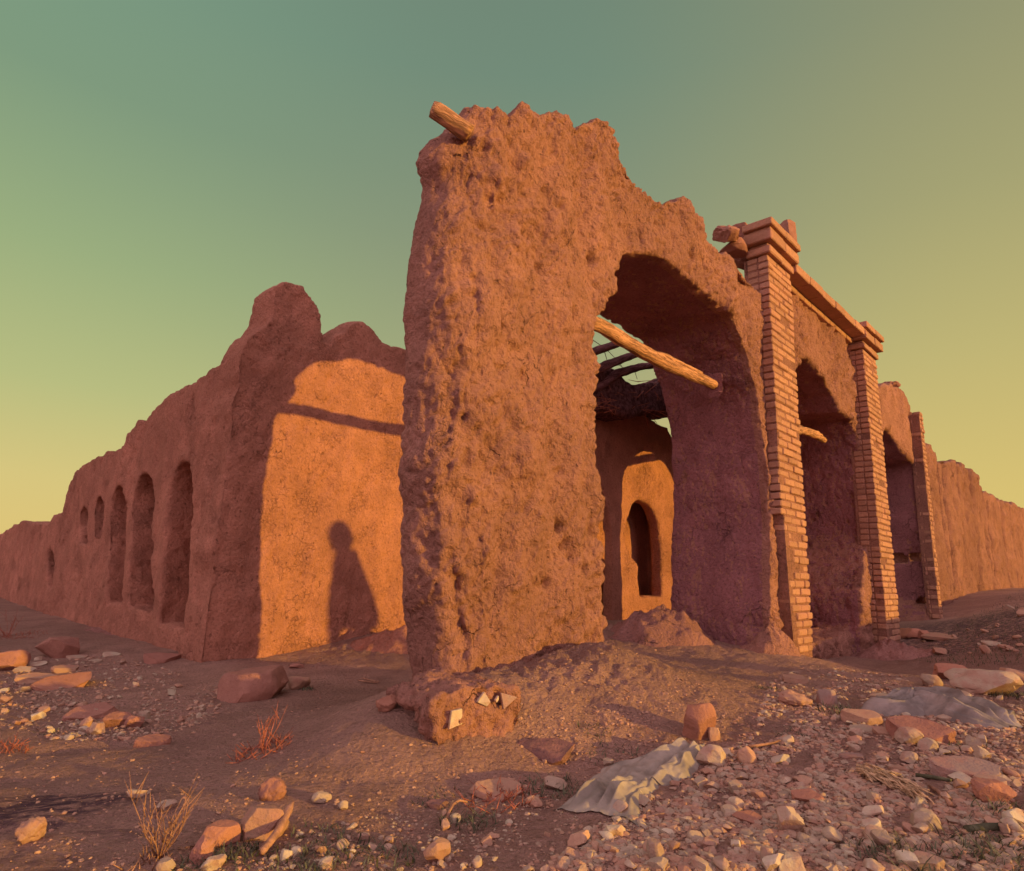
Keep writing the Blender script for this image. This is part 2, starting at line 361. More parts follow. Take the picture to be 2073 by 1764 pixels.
# ------------------------------------------------------------------ the mud ruin
def FP(w0, w1): return lambda u, z, k: pos(u, w1 if k else w0, z)
def facade_base(s, w=.3): p = pos(s, w, 0); return Vector((p.x, p.y, gz(p.x, p.y)))
facade = empty('gateway_ruin', facade_base(-1.5), 'tall ruined mud gateway with a thick broken pier, open arches and brick pilasters', 'gateway')

W1 = .10
hole1 = [S(x, y, W1) for x, y in [(1205,1150),(1200,1000),(1198,850),(1197,770),(1200,700),(1206,640),(1220,618),(1238,585),(1236,555),(1250,528),(1275,513),(1310,511),(1345,523),(1390,560),(1430,595),(1465,625),(1484,640),(1516,716),(1536,800),(1549,885),(1557,980),(1562,1073),(1563,1200)]]
hole1 = [(hole1[0][0]+.05, -1.35), (hole1[0][0]+.04, -.35)] + hole1 + [(hole1[-1][0]-.04, -1.35)]
out1 = [S(x, y, W1) for x, y in [(922,1390),(916,1250),(908,1180),(900,1080),(900,980),(900,880),(900,780),(900,640),(903,480),(911,400),(914,362),(914,318),(906,290),(898,262),(902,238),(924,212),(955,200),(976,184),(1004,196),(1020,206),(1044,210),(1075,230),(1092,236),(1110,226),(1125,232),(1135,244),(1160,250),(1185,246),(1210,240),(1240,260),(1243,290),(1262,330),(1285,365),(1320,402),(1350,408),(1385,403),(1400,440),(1450,505),(1505,542)]]
out1 = [(out1[0][0]-.05, -1.35)] + out1 + [(.12, 3.05), (.12, -1.35)]
hw = wobble(hole1, .10, .022, 4); ow = wobble(out1, .09, .036, 9)
def left_shift(o, d): return [(s + d*(1 - float(sstep(-4.50, -3.55, s))) + .10*float(sstep(1.9, 2.5, z))*(1 - float(sstep(-4.5, -4.1, s))), z) for s, z in o]
shapes = []; RC = .27                                            # the outer corner of the pier is worn round
for k in range(14):
    q = RC*k/14; shapes.append(panel(left_shift(ow, RC - math.sqrt(RC*RC - (RC-q)**2) + .015), [hw], FP(W1+q, .50)))
# the vault behind the arch front, broken away towards the pier
arc = [p for p in hole1 if p[0] > -2.75 and p[1] > -1.3]
vault = arc + [(arc[-1][0]-.02, -1.35), (.70, -1.35), (.70, 3.0), (-.6, 3.02), (-1.4, 3.0), (-2.0, 2.98), (-2.5, 2.93), (-2.8, 2.75)]
shapes.append(panel(vault, [], FP(.42, 1.20)))
bay1 = solidify(shapes, .016, 'bay1', 7)
def bay_relief(me, front, big, mid, clod, fine, pit, seed, inner=.42):
    """rough weathered front, calmer plaster on the soffit and jambs"""
    p = get_co(me); n = get_no(me); src = p.copy()
    mud_relief(me, big, mid, clod, fine, pit, seed); q = get_co(me); d = np.einsum('ij,ij->i', q-src, n)
    facing = np.einsum('ij,j->i', n, NX); back = np.einsum('ij,j->i', n, -FX)
    sw = (src[:, :2]-P1[:2])@FX[:2]
    k = np.where((facing < .35) & (sw > -2.9) & (n[:, 2] < .5), inner, .45 + .55*sstep(.1, .9, facing) + .1*sstep(.3, .8, n[:, 2]))
    set_co(me, src + n*(d*k)[:, None])
bay_relief(bay1, W1, .07, .075, .046, .036, .022, 3)
def carve(me, spots, w):
    p = get_co(me); n = get_no(me); f = n@NX > .2; d = np.zeros(len(p))
    for px, py, r, dep in spots:
        s_, z_ = S(px, py, w); c = np.array(pos(s_, w, z_)); rr = r*c[1]/F; v = p-c; v = v + rr*.6*np.column_stack([vnoise(p/rr*.7, 5), vnoise(p/rr*.7, 6), vnoise(p/rr*.7, 7)])
        d += dep*np.exp(-((v@FX)**2 + (v[:, 2]*.8)**2)/(rr*rr))*f
    set_co(me, p - NX*d[:, None])
carve(bay1, [(1133,1068,9,.10),(1143,1104,12,.09),(1152,1130,8,.07),(1110,1182,9,.07),(1175,1150,6,.05),(1195,524,9,.10),(1012,352,22,-.07),(1035,380,10,.05),(936,460,7,.05),(940,735,12,.05),(1010,662,8,.05),(925,610,8,.05),(1090,880,9,.05),(1060,760,10,.05),
             (990,300,25,.05),(1060,330,16,-.05),(1130,420,8,.05),(1150,640,9,.06),(1090,540,9,.05),(985,1120,20,-.05),(1040,1180,26,-.05),(960,1010,22,-.05),(1050,930,30,-.05),(1000,800,26,-.04),(1330,490,6,.05),(1300,480,5,.05),(1400,520,7,.05),(1180,1225,9,.06),(1330,450,5,.05)] + [(1322+k*.9, 462+k*6, 3.5, .06) for k in range(9)] + [(1297+k*.6, 468+k*6, 3, .05) for k in range(6)] + [(1398-k*1.5, 505+k*6, 4, .05) for k in range(7)]
      + [(1060+6*math.sin(k*.7), 985+k*7, 3.5, .035) for k in range(9)] + [(1165-k*3, 1010+k*6+3*math.sin(k), 3, .03) for k in range(12)] + [(960+k*7, 815+4*math.sin(k*1.3), 3, .03) for k in range(9)], W1)
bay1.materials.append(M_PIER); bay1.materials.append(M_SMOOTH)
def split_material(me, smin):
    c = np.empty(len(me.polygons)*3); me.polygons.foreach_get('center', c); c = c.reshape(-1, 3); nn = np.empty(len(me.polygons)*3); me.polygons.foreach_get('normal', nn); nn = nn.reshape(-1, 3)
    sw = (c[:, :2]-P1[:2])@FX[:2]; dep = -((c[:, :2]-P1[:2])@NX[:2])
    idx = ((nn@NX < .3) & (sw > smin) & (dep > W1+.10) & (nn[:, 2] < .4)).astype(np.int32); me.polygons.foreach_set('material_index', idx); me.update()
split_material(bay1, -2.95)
link('arch_wall', bay1, None, facade)

W2 = .16
hole2 = [(.74, -1.35), (.74, 1.6), (.80, 2.2)] + [S(x, y, W2) for x, y in [(1617,722),(1640,728),(1665,763),(1690,800),(1702,832),(1725,850),(1735,880),(1742,930),(1749,990),(1758,1080)]] + [(2.93, -.2), (2.90, -1.35)]
out2 = [(.50, -1.35), (.50, 3.58), (1.4, 3.60), (2.4, 3.58), (3.75, 3.55), (3.75, -1.35)]
dep2 = [p for p in hole2 if p[1] > -1.3][::-1] + [(.60, 1.5), (.60, 3.2), (4.2, 3.1), (4.2, -1.35), (2.95, -1.35)]
bay2 = solidify([panel(wobble(out2, .12, .02, 14), [wobble(hole2, .10, .03, 15)], FP(W2, .50)), panel(dep2, [], FP(.42, 1.25)),
                 panel([(.6, -1.35), (.6, -.66), (1.4, -.70), (2.4, -.66), (2.95, -.55), (2.95, -1.35)], [], FP(.30, .75))], .032, 'bay2')
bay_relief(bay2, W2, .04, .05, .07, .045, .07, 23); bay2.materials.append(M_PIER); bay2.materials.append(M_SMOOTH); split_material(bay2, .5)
carve(bay2, [(1660,675,6,.08),(1640,660,5,.06),(1690,700,5,.06),(1700,760,6,.05),(1675,730,5,.05)], W2)
link('arch_wall', bay2, None, facade)
WD, WI = 1.27, 2.22
dl, dr = S(1256, 1000, WI)[0] + .25, S(1372, 1000, WI)[0] + .25
da, dsp, db = S(1306, 910, WI)[1] + .105, S(1256, 1000, WI)[1] + .105, S(1256, 1258, WI)[1] + .105
dc, drad = (dl+dr)/2, (dr-dl)/2
dhole = [(dl, db), (dr, db)] + [(dc + drad*math.cos(a), dsp + (da-dsp)*math.sin(a)) for a in np.linspace(0, math.pi, 13)]
dw = solidify([panel(wobble([(.60, -1.35), (.60, 2.95), (3.4, 2.95), (3.4, -1.35)], .15, .01, 18), [wobble(dhole, .08, .012, 19)], FP(WD-.09, WD))], .03, 'added_mask')  # added unseen wall; its arched opening shapes the light on the cross wall
mud_relief(dw, .01, .01, .006, .004, .01, 29); dw.materials.append(M_SMOOTH); link('added_mask_wall', dw, None, facade)
W3 = .16
hole3 = [(4.15, -1.35), (4.15, 2.0)] + [S(x, y, W3) for x, y in [(1792,868),(1812,882),(1828,915),(1840,932),(1852,942),(1858,1000),(1864,1060),(1876,1140),(1884,1190)]] + [(6.1, -1.35)]
out3 = [(3.7, -1.35), (3.7, 3.2)] + [S(x, y, W3) for x, y in [(1778,785),(1790,776),(1805,776),(1822,784),(1832,800),(1842,818)]] + [(6.9, 3.05), (6.9, -1.35)]
dep3 = [p for p in hole3 if p[1] > -1.3][::-1] + [(4.05, 2.0), (4.05, 2.9), (6.9, 2.8), (6.9, -1.35), (6.1, -1.35)]
bay3 = solidify([panel(wobble(out3, .12, .03, 17), [wobble(hole3, .12, .04, 18)], FP(W3, .5)), panel(dep3, [], FP(.42, 1.3))], .045, 'bay3')
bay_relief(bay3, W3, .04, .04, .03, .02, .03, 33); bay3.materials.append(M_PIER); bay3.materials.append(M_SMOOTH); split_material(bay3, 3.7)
link('arch_wall', bay3, None, facade)

# ------------------------------------------------------------------ brick pilasters
def add_brick(mb, tones, s0, s1, w0, w1, z0, z1, rng, chip=.006, proud=0.):
    """a worn brick: a box with bevelled, slightly wandering edges"""
    b = .0055; jit = lambda: rng.uniform(-chip, chip)
    s0 += jit()*.4; s1 += jit()*.4; w0 += jit()*.8 - proud; z0 += jit()*.25; z1 += jit()*.25
    n0 = len(mb.v); xs = (s0, s1); ws = (w0, w1); zs = (z0, z1); vs = []; idx = {}
    for a in (0, 1):
        for c in (0, 1):
            for e in (0, 1):
                sx = 1 if a == 0 else -1; sw = 1 if c == 0 else -1; sz = 1 if e == 0 else -1
                bb = b*rng.uniform(.8, 2.4)
                for k in range(3):
                    o = [0, 0, 0]
                    for q in range(3):
                        if q != k: o[q] = bb
                    idx[a, c, e, k] = len(vs); vs.append(pos(xs[a]+sx*o[0], ws[c]+sw*o[1], zs[e]+sz*o[2]))
    fs = []
    for a in (0, 1): fs.append([idx[a, c, e, 0] for c, e in ((0,0),(0,1),(1,1),(1,0))])
    for c in (0, 1): fs.append([idx[a, c, e, 1] for a, e in ((0,0),(0,1),(1,1),(1,0))])
    for e in (0, 1): fs.append([idx[a, c, e, 2] for a, c in ((0,0),(0,1),(1,1),(1,0))])
    for a in (0, 1):
        for c in (0, 1): fs.append([idx[a,c,0,0], idx[a,c,1,0], idx[a,c,1,1], idx[a,c,0,1]])
        for e in (0, 1): fs.append([idx[a,0,e,0], idx[a,1,e,0], idx[a,1,e,2], idx[a,0,e,2]])
    for c in (0, 1):
        for e in (0, 1): fs.append([idx[0,c,e,1], idx[1,c,e,1], idx[1,c,e,2], idx[0,c,e,2]])
    for a in (0, 1):
        for c in (0, 1):
            for e in (0, 1): fs.append([idx[a,c,e,k] for k in range(3)])
    mb.add(vs, fs); t = rng.uniform(0, 1); tones += [t]*len(vs)
def finish_bricks(mb, tones, name, parent):
    me = mb.mesh(name); bm = bmesh.new(); bm.from_mesh(me); bmesh.ops.recalc_face_normals(bm, faces=bm.faces); bm.to_mesh(me); bm.free()
    at = me.attributes.new('tone', 'FLOAT', 'POINT'); at.data.foreach_set('value', tones)
    return link(name, me, M_BRICK, parent, smooth=False)
def pilaster(s0, s1, zb, zt, course, seed, lost=lambda z, e: 0., back=.24, cap=True):
    rng = random.Random(seed); root = None
    mb = MB(); tn = []; L = (s1-s0)/2.5; z = zb; k = 0
    while z < zt - 1e-6:
        ls = s0 + lost(z, 0)*(s1-s0); js = .010
        cuts = [s0, s0+L, s0+2*L, s1] if k % 2 else [s0, s0+L*.5, s0+L*1.5, s1]
        for a, b in zip(cuts[:-1], cuts[1:]):
            a2 = max(a, ls)
            if b - a2 < .05 or rng.random() < .004: continue
            if rng.random() < .07: z_chip = rng.uniform(.1, .4); a2, b = (a2 + (b-a2)*z_chip*.5, b) if rng.random() < .5 else (a2, b - (b-a2)*z_chip*.5)
            add_brick(mb, tn, a2 + (js/2 if a2 > s0 else 0), b - (js/2 if b < s1 else 0), 0, .115, z+.006, z+course-.010, rng, .009, rng.uniform(-.007, .008))
        # flank bricks seen on the shaded side
        if lost(z, 1) < .5: add_brick(mb, tn, s0+.004+lost(z, 0)*.25, s0+.12+lost(z, 0)*.25, .125, back, z+.007, z+course-.008, rng, .008)
        add_brick(mb, tn, s1-.12, s1-.004, .125, back, z+.007, z+course-.008, rng, .006)
        z += course; k += 1
    p = finish_bricks(mb, tn, 'brick_pilaster', facade)
    core = panel([(s0+.010+lost(zb, 0)*(s1-s0), zb-.3), (s0+.010+lost(zb+.5, 0)*(s1-s0), zb+.5), (s0+.010+lost(zb+1.3, 0)*(s1-s0), zb+1.3), (s0+.014, zb+1.8), (s0+.014, zt-.01), (s1-.014, zt-.01), (s1-.014, zb-.3)], [], FP(.009, back+.04))
    me = MB().add(*core).mesh('mortar'); link('mortar', me, M_MORTAR, p, smooth=False)
    return p, rng
LOST1 = lambda z, e: (max(0, min(.42, .30 + .12*math.sin(z*9) + .06*math.sin(z*31))) if z < .45 else (.10 if .45 < z < .62 else (.06*max(0, math.sin(z*23)) if 1.3 < z < 1.75 else 0))) if e == 0 else (0.)
def capital(s0, s1, zt, rng, parent):
    mb = MB(); tn = []
    def row(out, z0, z1, n, dw=.0):
        a, b = s0-out, s1+out; L = (b-a)/n
        for i in range(n): add_brick(mb, tn, a+i*L+.004, a+(i+1)*L-.004, -out, .24, z0, z1, rng, .010)
    row(.035, zt+.004, zt+.085, 2); row(.012, zt+.089, zt+.125, 2); row(.085, zt+.130, zt+.245, 2); row(.060, zt+.250, zt+.285, 2); row(.105, zt+.290, zt+.375, 2)
    return finish_bricks(mb, tn, 'capital', parent)
pl1, rg = pilaster(0, .655, -.77, 3.55, .0800, 1, LOST1); capital(0, .655, 3.55, rg, pl1)
pl2, rg = pilaster(3.43, 4.10, -.74, 3.42, .0800, 2, lambda z, e: 0 if z > 0 else (.05*math.sin(z*17)**2 if e == 0 else 0)); capital(3.43, 4.10, 3.42, rg, pl2)
pl3, rg = pilaster(6.70, 6.96, -.60, 3.10, .0800, 3, lambda z, e: .12*math.sin(z*13)**2 if e == 0 else 0, back=.15)
# cornice between the first two pilasters
mb = MB(); tn = []; rg = random.Random(5)
s = .70
while s < 3.30:
    L = rg.uniform(.36, .5); e = min(s+L, 3.34); add_brick(mb, tn, s+.003, e-.002, -.06, .42, 3.585, 3.695, rg, .006); s = e
s = .70
while s < 3.30:
    L = rg.uniform(.22, .26); e = min(s+L, 3.38); add_brick(mb, tn, s+.004, e-.003, .12, .42, 3.505, 3.580, rg, .008); s = e
s = 2.15
while s < 3.36:
    e = min(s+.24, 3.38); add_brick(mb, tn, s+.004, e-.004, .02, .4, 3.705, 3.785, rg, .010)
    if s > 2.5: add_brick(mb, tn, s+.02, e+.01, .06, .4, 3.79, 3.86, rg, .012)
    s = e
finish_bricks(mb, tn, 'cornice', facade)

# ------------------------------------------------------------------ rear and side walls of the ruin
WR = 3.47
def R_(px, py): return S(px, py, WR)
rear = [R_(x, y) for x, y in [(484,720),(496,704),(510,684),(526,664),(547,640),(555,612),(557,578),(578,562),(614,572),(640,606),(650,640),(658,690),(668,690),(690,672),(715,652),(738,648),(758,664),(772,690),(800,705),(830,712)]]
rear = [(rear[0][0], -1.5)] + rear + [(-1.6, rear[-1][1]-.05), (-1.2, 1.9), (-.9, 1.8), (-.9, -1.5)]
SS = -4.08
side_top = [SIDE(x, y, SS) for x, y in [(482,695),(470,712),(430,748),(390,775),(340,808),(310,830),(280,855),(258,880),(254,898),(230,906),(200,918),(170,938),(152,956),(140,985),(128,1035),(110,1045),(95,1060),(70,1060),(45,1056),(20,1068),(0,1082),(-40,1095)]]
side_top = [(w, z) for w, z in side_top if w > 3.5]
side_top = [(3.50, side_top[0][1]-.06)] + side_top
wend = max(w for w, z in side_top) + .2
side = [(3.50, -1.5)] + side_top + [(wend, side_top[-1][1]-.1), (wend, -1.5)]
def SP(s0, s1): return lambda u, z, k: pos(s1 if k else s0, u, z)
def niche(px0, px1, ptop, ytop, ybot):
    w0 = SIDE(px1, ybot, SS)[0]; w1 = SIDE(px0, ybot, SS)[0]; wt, zt = SIDE(ptop, ytop, SS); zb = SIDE((px0+px1)/2, ybot, SS)[1]
    h = zt - zb; c = (w0+w1)/2; r = (w1-w0)/2; rise = min(r*1.15, h*.5); k = (wt-c)/h
    return [(w0, zb), (w1, zb)] + [(c + r*math.cos(a) + k*(h - rise + rise*math.sin(a)), zt - rise + rise*math.sin(a)) for a in np.linspace(.0, math.pi, 13)]
NICHES = [niche(320,375,372,932,1268), niche(258,303,288,960,1232), niche(214,247,238,982,1220), niche(158,174,167,1026,1100), niche(188,203,197,1008,1085), niche(96,108,102,1110,1190)]
sw_ = wobble(side, .15, .035, 21)
walls = solidify([panel(wobble(rear, .08, .045, 20), [], FP(WR, WR+.50)),
                  panel(sw_, [wobble(n, .12, .012, 30+i) for i, n in enumerate(NICHES)], SP(SS, SS+.42)), panel(wobble(side, .15, .03, 22), [], SP(SS+.40, SS+.70)),
                  panel([(-4.08, -1.5), (-4.08, 1.2), (-3.95, 2.0), (-3.5, 2.3), (-3.5, -1.5)], [], FP(WR-.02, WR+.35))], .03, 'rear', 1)
mud_relief(walls, .04, .026, .014, .012, .018, 51, .4)
walls.materials.append(M_PLASTER)
rw = tag(link('ruined_wall', walls), 'long ruined mud wall with arched niches and two crumbled peaks, a sunlit arch on its end', 'mud wall')
recentre(rw)

# inner cross wall with a dark niche, seen through the big arch
WI = 2.22
def I_(px, py): return S(px, py, WI)
inner_out = [(-.75, -1.4), (-.75, 2.0), (-.3, 2.05)] + [I_(1262, 838), I_(1300, 836), I_(1335, 862), I_(1352, 866)] + [(2.0, 1.75), (2.6, 1.6), (2.6, -1.4)]
nich = [I_(x, y) for x, y in [(1298,1210),(1297,1142),(1278,1122),(1270,1095),(1271,1060),(1278,1040),(1284,1022),(1297,1014),(1312,1017),(1324,1032),(1334,1060),(1338,1100),(1340,1210)]]
door = [(-.62, -1.3), (-.62, 1.0), (-.5, 1.25)] + [I_(x, y) for x, y in [(1207,962),(1220,985),(1230,1020),(1238,1060),(1241,1110),(1240,1200),(1240,1295)]]
door = [p for p in door] + [(door[-1][0], -1.3)]
inner = solidify([panel(wobble(inner_out, .12, .02, 60), [wobble(nich, .06, .026, 61), wobble(door, .12, .012, 62)], FP(WI, WI+.16)),
                  panel(wobble(inner_out, .12, .02, 63), [wobble(door, .12, .01, 64)], FP(WI+.42, WI+.62)),
                  panel([(-.75, -1.4), (-.75, 1.9), (-.64, 1.9), (-.64, -1.4)], [], FP(WI+.1, WI+.5)), panel([(2.2, -1.4), (2.2, 1.6), (2.6, 1.6), (2.6, -1.4)], [], FP(WI+.1, WI+.5)),
                  panel([(.30, -1.4), (.30, 1.75), (2.5, 1.6), (2.5, -1.4)], [], FP(WI+.16, WI+.4)) if False else panel([(1.7, -1.4), (1.7, 1.6), (2.5, 1.6), (2.5, -1.4)], [], FP(WI+.1, WI+.4))], .03, 'inner')
mud_relief(inner, .03, .018, .008, .005, .01, 71); inner.materials.append(M_PLASTER)
tag(recentre(link('cross_wall', inner)), 'inner mud wall with a dark arched niche, seen through the main arch', 'mud wall')

# low far walls
WF = .20
def far_wall():
    top = [S(x, y, WF) for x, y in [(1868,895),(1885,905),(1900,935),(1912,930),(1935,935),(1960,948),(1978,962),(1985,985),(2003,998),(2030,1015),(2060,1022)]]
    top = [(s, z) for s, z in top if s > 6.9]
    o = [(7.08, -1.4), (7.08, top[0][1]-.02)] + top + [(26, top[-1][1]), (26, -1.4)]
    me = solidify([panel(wobble(o, .16, .11, 80), [], FP(WF, WF+.55))], .05, 'far'); mud_relief(me, .07, .05, .03, .02, .04, 81, .7)
    p = get_co(me); n = get_no(me); sv = (p-P1)@FX; d = 0.
    for s_, wd, dp in [(8.9, .10, .14), (9.6, .16, .22), (11.0, .07, .08), (12.6, .12, .10), (14.4, .2, .25), (15.1, .1, .12), (17.5, .2, .2), (19.5, .2, .2)]: d = d + 1.7*dp*np.exp(-((sv - s_ - .05*p[:, 2] - .1*vnoise(p*1.5, 4))/wd)**2)
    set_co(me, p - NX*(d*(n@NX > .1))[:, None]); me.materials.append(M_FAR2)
    return tag(recentre(link('boundary_wall', me)), 'low weathered mud wall running back beyond the last brick pilaster', 'mud wall')
far_wall()
# ------------------------------------------------------------------ timber
def tube(pts, rad, seg=14, step=.04, rough=.12, seed=1, close=True):
    pts = [np.array(p, float) for p in pts]; L = [0]
    for a, b in zip(pts[:-1], pts[1:]): L.append(L[-1]+np.linalg.norm(b-a))
    n = max(3, int(L[-1]/step)); t = np.linspace(0, L[-1], n); P = np.array(pts)
    c = np.column_stack([np.interp(t, L, P[:, k]) for k in range(3)]); r = np.interp(t, L, rad)
    c[1:-1] = .25*c[:-2]+.5*c[1:-1]+.25*c[2:]
    d = np.gradient(c, axis=0); d /= np.linalg.norm(d, axis=1)[:, None]
    ref = np.array([0, 0, 1.]) if abs(d[0][2]) < .9 else np.array([1., 0, 0]); v = []; f = []
    u = np.cross(d, ref); u /= np.linalg.norm(u, axis=1)[:, None]; w = np.cross(u, d)
    a = np.linspace(0, 2*np.pi, seg, endpoint=False)
    ca, sa = np.cos(a), np.sin(a)
    for i in range(n):
        q = np.column_stack([np.full(seg, t[i]*5), ca*2, sa*2 + seed*3.7])
        q2 = np.column_stack([np.full(seg, t[i]*1.2), ca*5, sa*5 + seed*3.7])
        rr = r[i]*(1 + rough*fbm(q, 2, seed) + rough*.8*fbm(q2, 2, seed+3)); ring = c[i] + u[i]*(rr*ca)[:, None] + w[i]*(rr*sa)[:, None]; v += [tuple(x) for x in ring]
    for i in range(n-1):
        for j in range(seg): k = (j+1) % seg; f.append((i*seg+j, i*seg+k, (i+1)*seg+k, (i+1)*seg+j))
    if close:
        f.append(tuple(range(seg-1, -1, -1))); f.append(tuple((n-1)*seg+j for j in range(seg)))
    return v, f
def log(name, pts, rad, mat, label=None, cat=None, group=None, seed=1, rough=.14, seg=18, extra=(), parent=None):
    """a log whose own x axis runs along it"""
    A, B = Vector(pts[0]), Vector(pts[-1]); q = (B-A).to_track_quat('X', 'Z'); inv = q.inverted()
    mb = MB().add(*tube([inv @ (Vector(p)-A) for p in pts], rad, seg, .03, rough, seed))
    for ep, er in extra: mb.add(*tube([inv @ (Vector(p)-A) for p in ep], er, 8, .03, rough, seed+5))
    o = link(name, mb.mesh(name), mat, parent); o.rotation_mode = 'QUATERNION'; o.location = A; o.rotation_quaternion = q
    return tag(o, label, cat, group)
def SP_(px, py, w): s, z = S(px, py, w); return pos(s, w, z)
def OV(px, py, depth): r = ray(px, py); return Vector((r[0]*depth, depth, r[2]*depth+EYE))
log('timber_beam', [pos(-3.45, .33, 1.90), SP_(1215, 660, .36), SP_(1290, 706, .40), SP_(1340, 733, .43), SP_(1400, 760, .45), SP_(1443, 778, .47), pos(-.25, .50, 2.03)],
    [.058, .058, .060, .062, .054, .050, .046], M_WOOD, 'thick cracked timber beam spanning the main arch', 'beam', seed=4, rough=.16,
    extra=[([SP_(1300, 708, .40), SP_(1345, 722, .40), SP_(1420, 757, .43)], [.02, .034, .02])])
log('timber_stub', [OV(952, 272, 3.55), OV(915, 247, 3.52), OV(888, 228, 3.50), OV(874, 222, 3.49)], [.055, .055, .058, .05], M_WOOD, 'broken timber end sticking out of the top of the pier', 'beam', seed=9, rough=.25)
log('timber_beam', [pos(.55, .42, 1.62), SP_(1622, 870, .45), SP_(1650, 880, .50), SP_(1668, 892, .55)], [.055, .05, .055, .04], M_WOOD, 'gnarled broken beam end poking out behind the first brick pilaster', 'beam', seed=12, rough=.3)

# remains of the roof behind the arch
def px_at(px, py, w): return SP_(px, py, w)
WR0 = 2.0
def slab_roof():
    o = [S(x, y, 2.0) for x, y in [(1150,775),(1180,762),(1200,750),(1225,752),(1245,768),(1262,778),(1290,780),(1315,778),(1340,768),(1400,770),(1420,835),(1360,838),(1340,835),(1318,838),(1290,842),(1255,848),(1225,838),(1200,835),(1150,838)]]
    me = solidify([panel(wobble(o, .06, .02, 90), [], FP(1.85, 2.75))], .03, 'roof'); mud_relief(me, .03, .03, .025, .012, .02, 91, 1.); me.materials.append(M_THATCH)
    r = tag(recentre(link('roof_remnant', me)), 'sagging dark lump of thatch and mud roof behind the beam', 'roof remnant')
    rg = random.Random(3); mb = MB()
    for i in range(46):
        x = rg.uniform(1205, 1345); w = rg.uniform(1.80, 1.95); y = rg.uniform(770, 838); a = SP_(x, y, w); b = SP_(x+rg.uniform(-45, 45), y+rg.uniform(-14, 22), w-rg.uniform(0, .1)); mb.add(*tube([a, b], [.005, .003], 5, .2, .1, i))
    link('reeds', mb.mesh('reeds'), M_DRY, r)
    for i, (y0, y1) in enumerate([(800, 806), (818, 822), (834, 832)]):
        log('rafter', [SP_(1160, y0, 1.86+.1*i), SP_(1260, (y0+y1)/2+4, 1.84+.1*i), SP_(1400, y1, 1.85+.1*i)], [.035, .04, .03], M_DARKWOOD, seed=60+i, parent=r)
    bpy.context.view_layer.update()
    for ch in r.children:
        if ch.name.startswith('rafter'): ch.location = ch.location - r.location
slab_roof()
POLES = [([(1160,729),(1215,708),(1270,690)], [.046,.05,.036], 'crooked roof pole just under the timber beam, uppermost of the bare poles', [([(1222,706),(1232,740)], [.006,.003]), ([(1196,686),(1225,705)], [.005,.004]), ([(1226,706),(1244,724)], [.005,.003])]),
         ([(1160,775),(1222,742),(1300,712)], [.05,.054,.044], 'crooked roof pole between two others below the timber beam, middle one of three', [([(1250,728),(1262,748)], [.006,.003]), ([(1238,733),(1258,742)], [.005,.003])]),
         ([(1160,806),(1222,778),(1248,756),(1300,742),(1360,736)], [.05,.052,.056,.044,.04], 'bent roof pole lying on the thatch, lowest of the bare poles', [([(1283,745),(1290,768)], [.005,.003])])]
for i, (pp, rr, lb, ex) in enumerate(POLES):
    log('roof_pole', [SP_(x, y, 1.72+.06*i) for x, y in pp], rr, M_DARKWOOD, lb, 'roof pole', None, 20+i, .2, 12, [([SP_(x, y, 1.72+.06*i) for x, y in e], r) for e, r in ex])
o = [SP_(x, y, 1.9) for x, y in [(1300,838),(1312,850),(1320,870)]]
for i, (a, b) in enumerate([((1306,840),(1314,868)), ((1318,840),(1330,858))]):
    log('twig', [SP_(*a, 1.9), SP_(*b, 1.9)], [.006, .003], M_DRY, 'thin twig hanging from the thatch, '+('nearer the shaded jamb' if i else 'above the arched niche'), 'twig', None, 30+i, .2, 6)

# ------------------------------------------------------------------ stones
def rock_mesh(name, seed, dims, kind='round', sub=3, tone=None):
    rg = random.Random(seed); bm = bmesh.new(); bmesh.ops.create_icosphere(bm, subdivisions=sub, radius=1.)
    v = np.array([x.co[:] for x in bm.verts]); cuts = {'round': 14, 'block': 11, 'slab': 10, 'shard': 8, 'clod': 6, 'chip': 8}[kind]
    nr = np.random.default_rng(seed)
    for k in range(cuts):
        n = nr.normal(size=3); n /= np.linalg.norm(n); h = nr.uniform(.34, .72) if kind == 'chip' else nr.uniform(.56, .86) if kind in ('round', 'clod') else nr.uniform(.5, .82)
        if kind in ('slab', 'shard') and k >= 2: n[2] *= .15; n /= np.linalg.norm(n)
        if k < 2 and kind in ('slab', 'shard', 'block'): n = np.array([nr.normal()*.06, nr.normal()*.06, 1 if k == 0 else -1.]); n /= np.linalg.norm(n); h = .42 if kind != 'block' else .6
        d = v@n - h; v = v - np.outer(np.maximum(d, 0)*.97, n)
    rg_ = (v.max(0)-v.min(0)); v = (v - (v.max(0)+v.min(0))/2)/rg_
    amp = {'round': .045, 'block': .03, 'slab': .03, 'shard': .012, 'clod': .09, 'chip': .03}[kind]
    nn = v/np.maximum(np.linalg.norm(v, axis=1), 1e-6)[:, None]
    v = v + nn*(amp*fbm(v*3.2+seed, 3, seed) + amp*.5*fbm(v*9+seed, 2, seed+1))[:, None]
    v = v*np.array(dims)
    for x, c in zip(bm.verts, v): x.co = c
    me = bpy.data.meshes.new(name); bm.to_mesh(me); bm.free()
    if sub > 1: me.polygons.foreach_set('use_smooth', [True]*len(me.polygons)); me.set_sharp_from_angle(angle=math.radians(27 if kind != 'clod' else 40))
    return me
def place(name, me, mat, px, py, sink=.3, rz=None, tilt=0., rg=random, h=None, base=None, smooth=False):
    x, y = AT(px, py) if base is None else base
    o = link(name, me, mat, smooth=smooth); o.location = (x, y, gz(x, y) + (h*(.5-sink) if h else 0))
    o.rotation_euler = (rg.uniform(-tilt, tilt), rg.uniform(-tilt, tilt), rg.uniform(0, 6.28) if rz is None else rz); return o
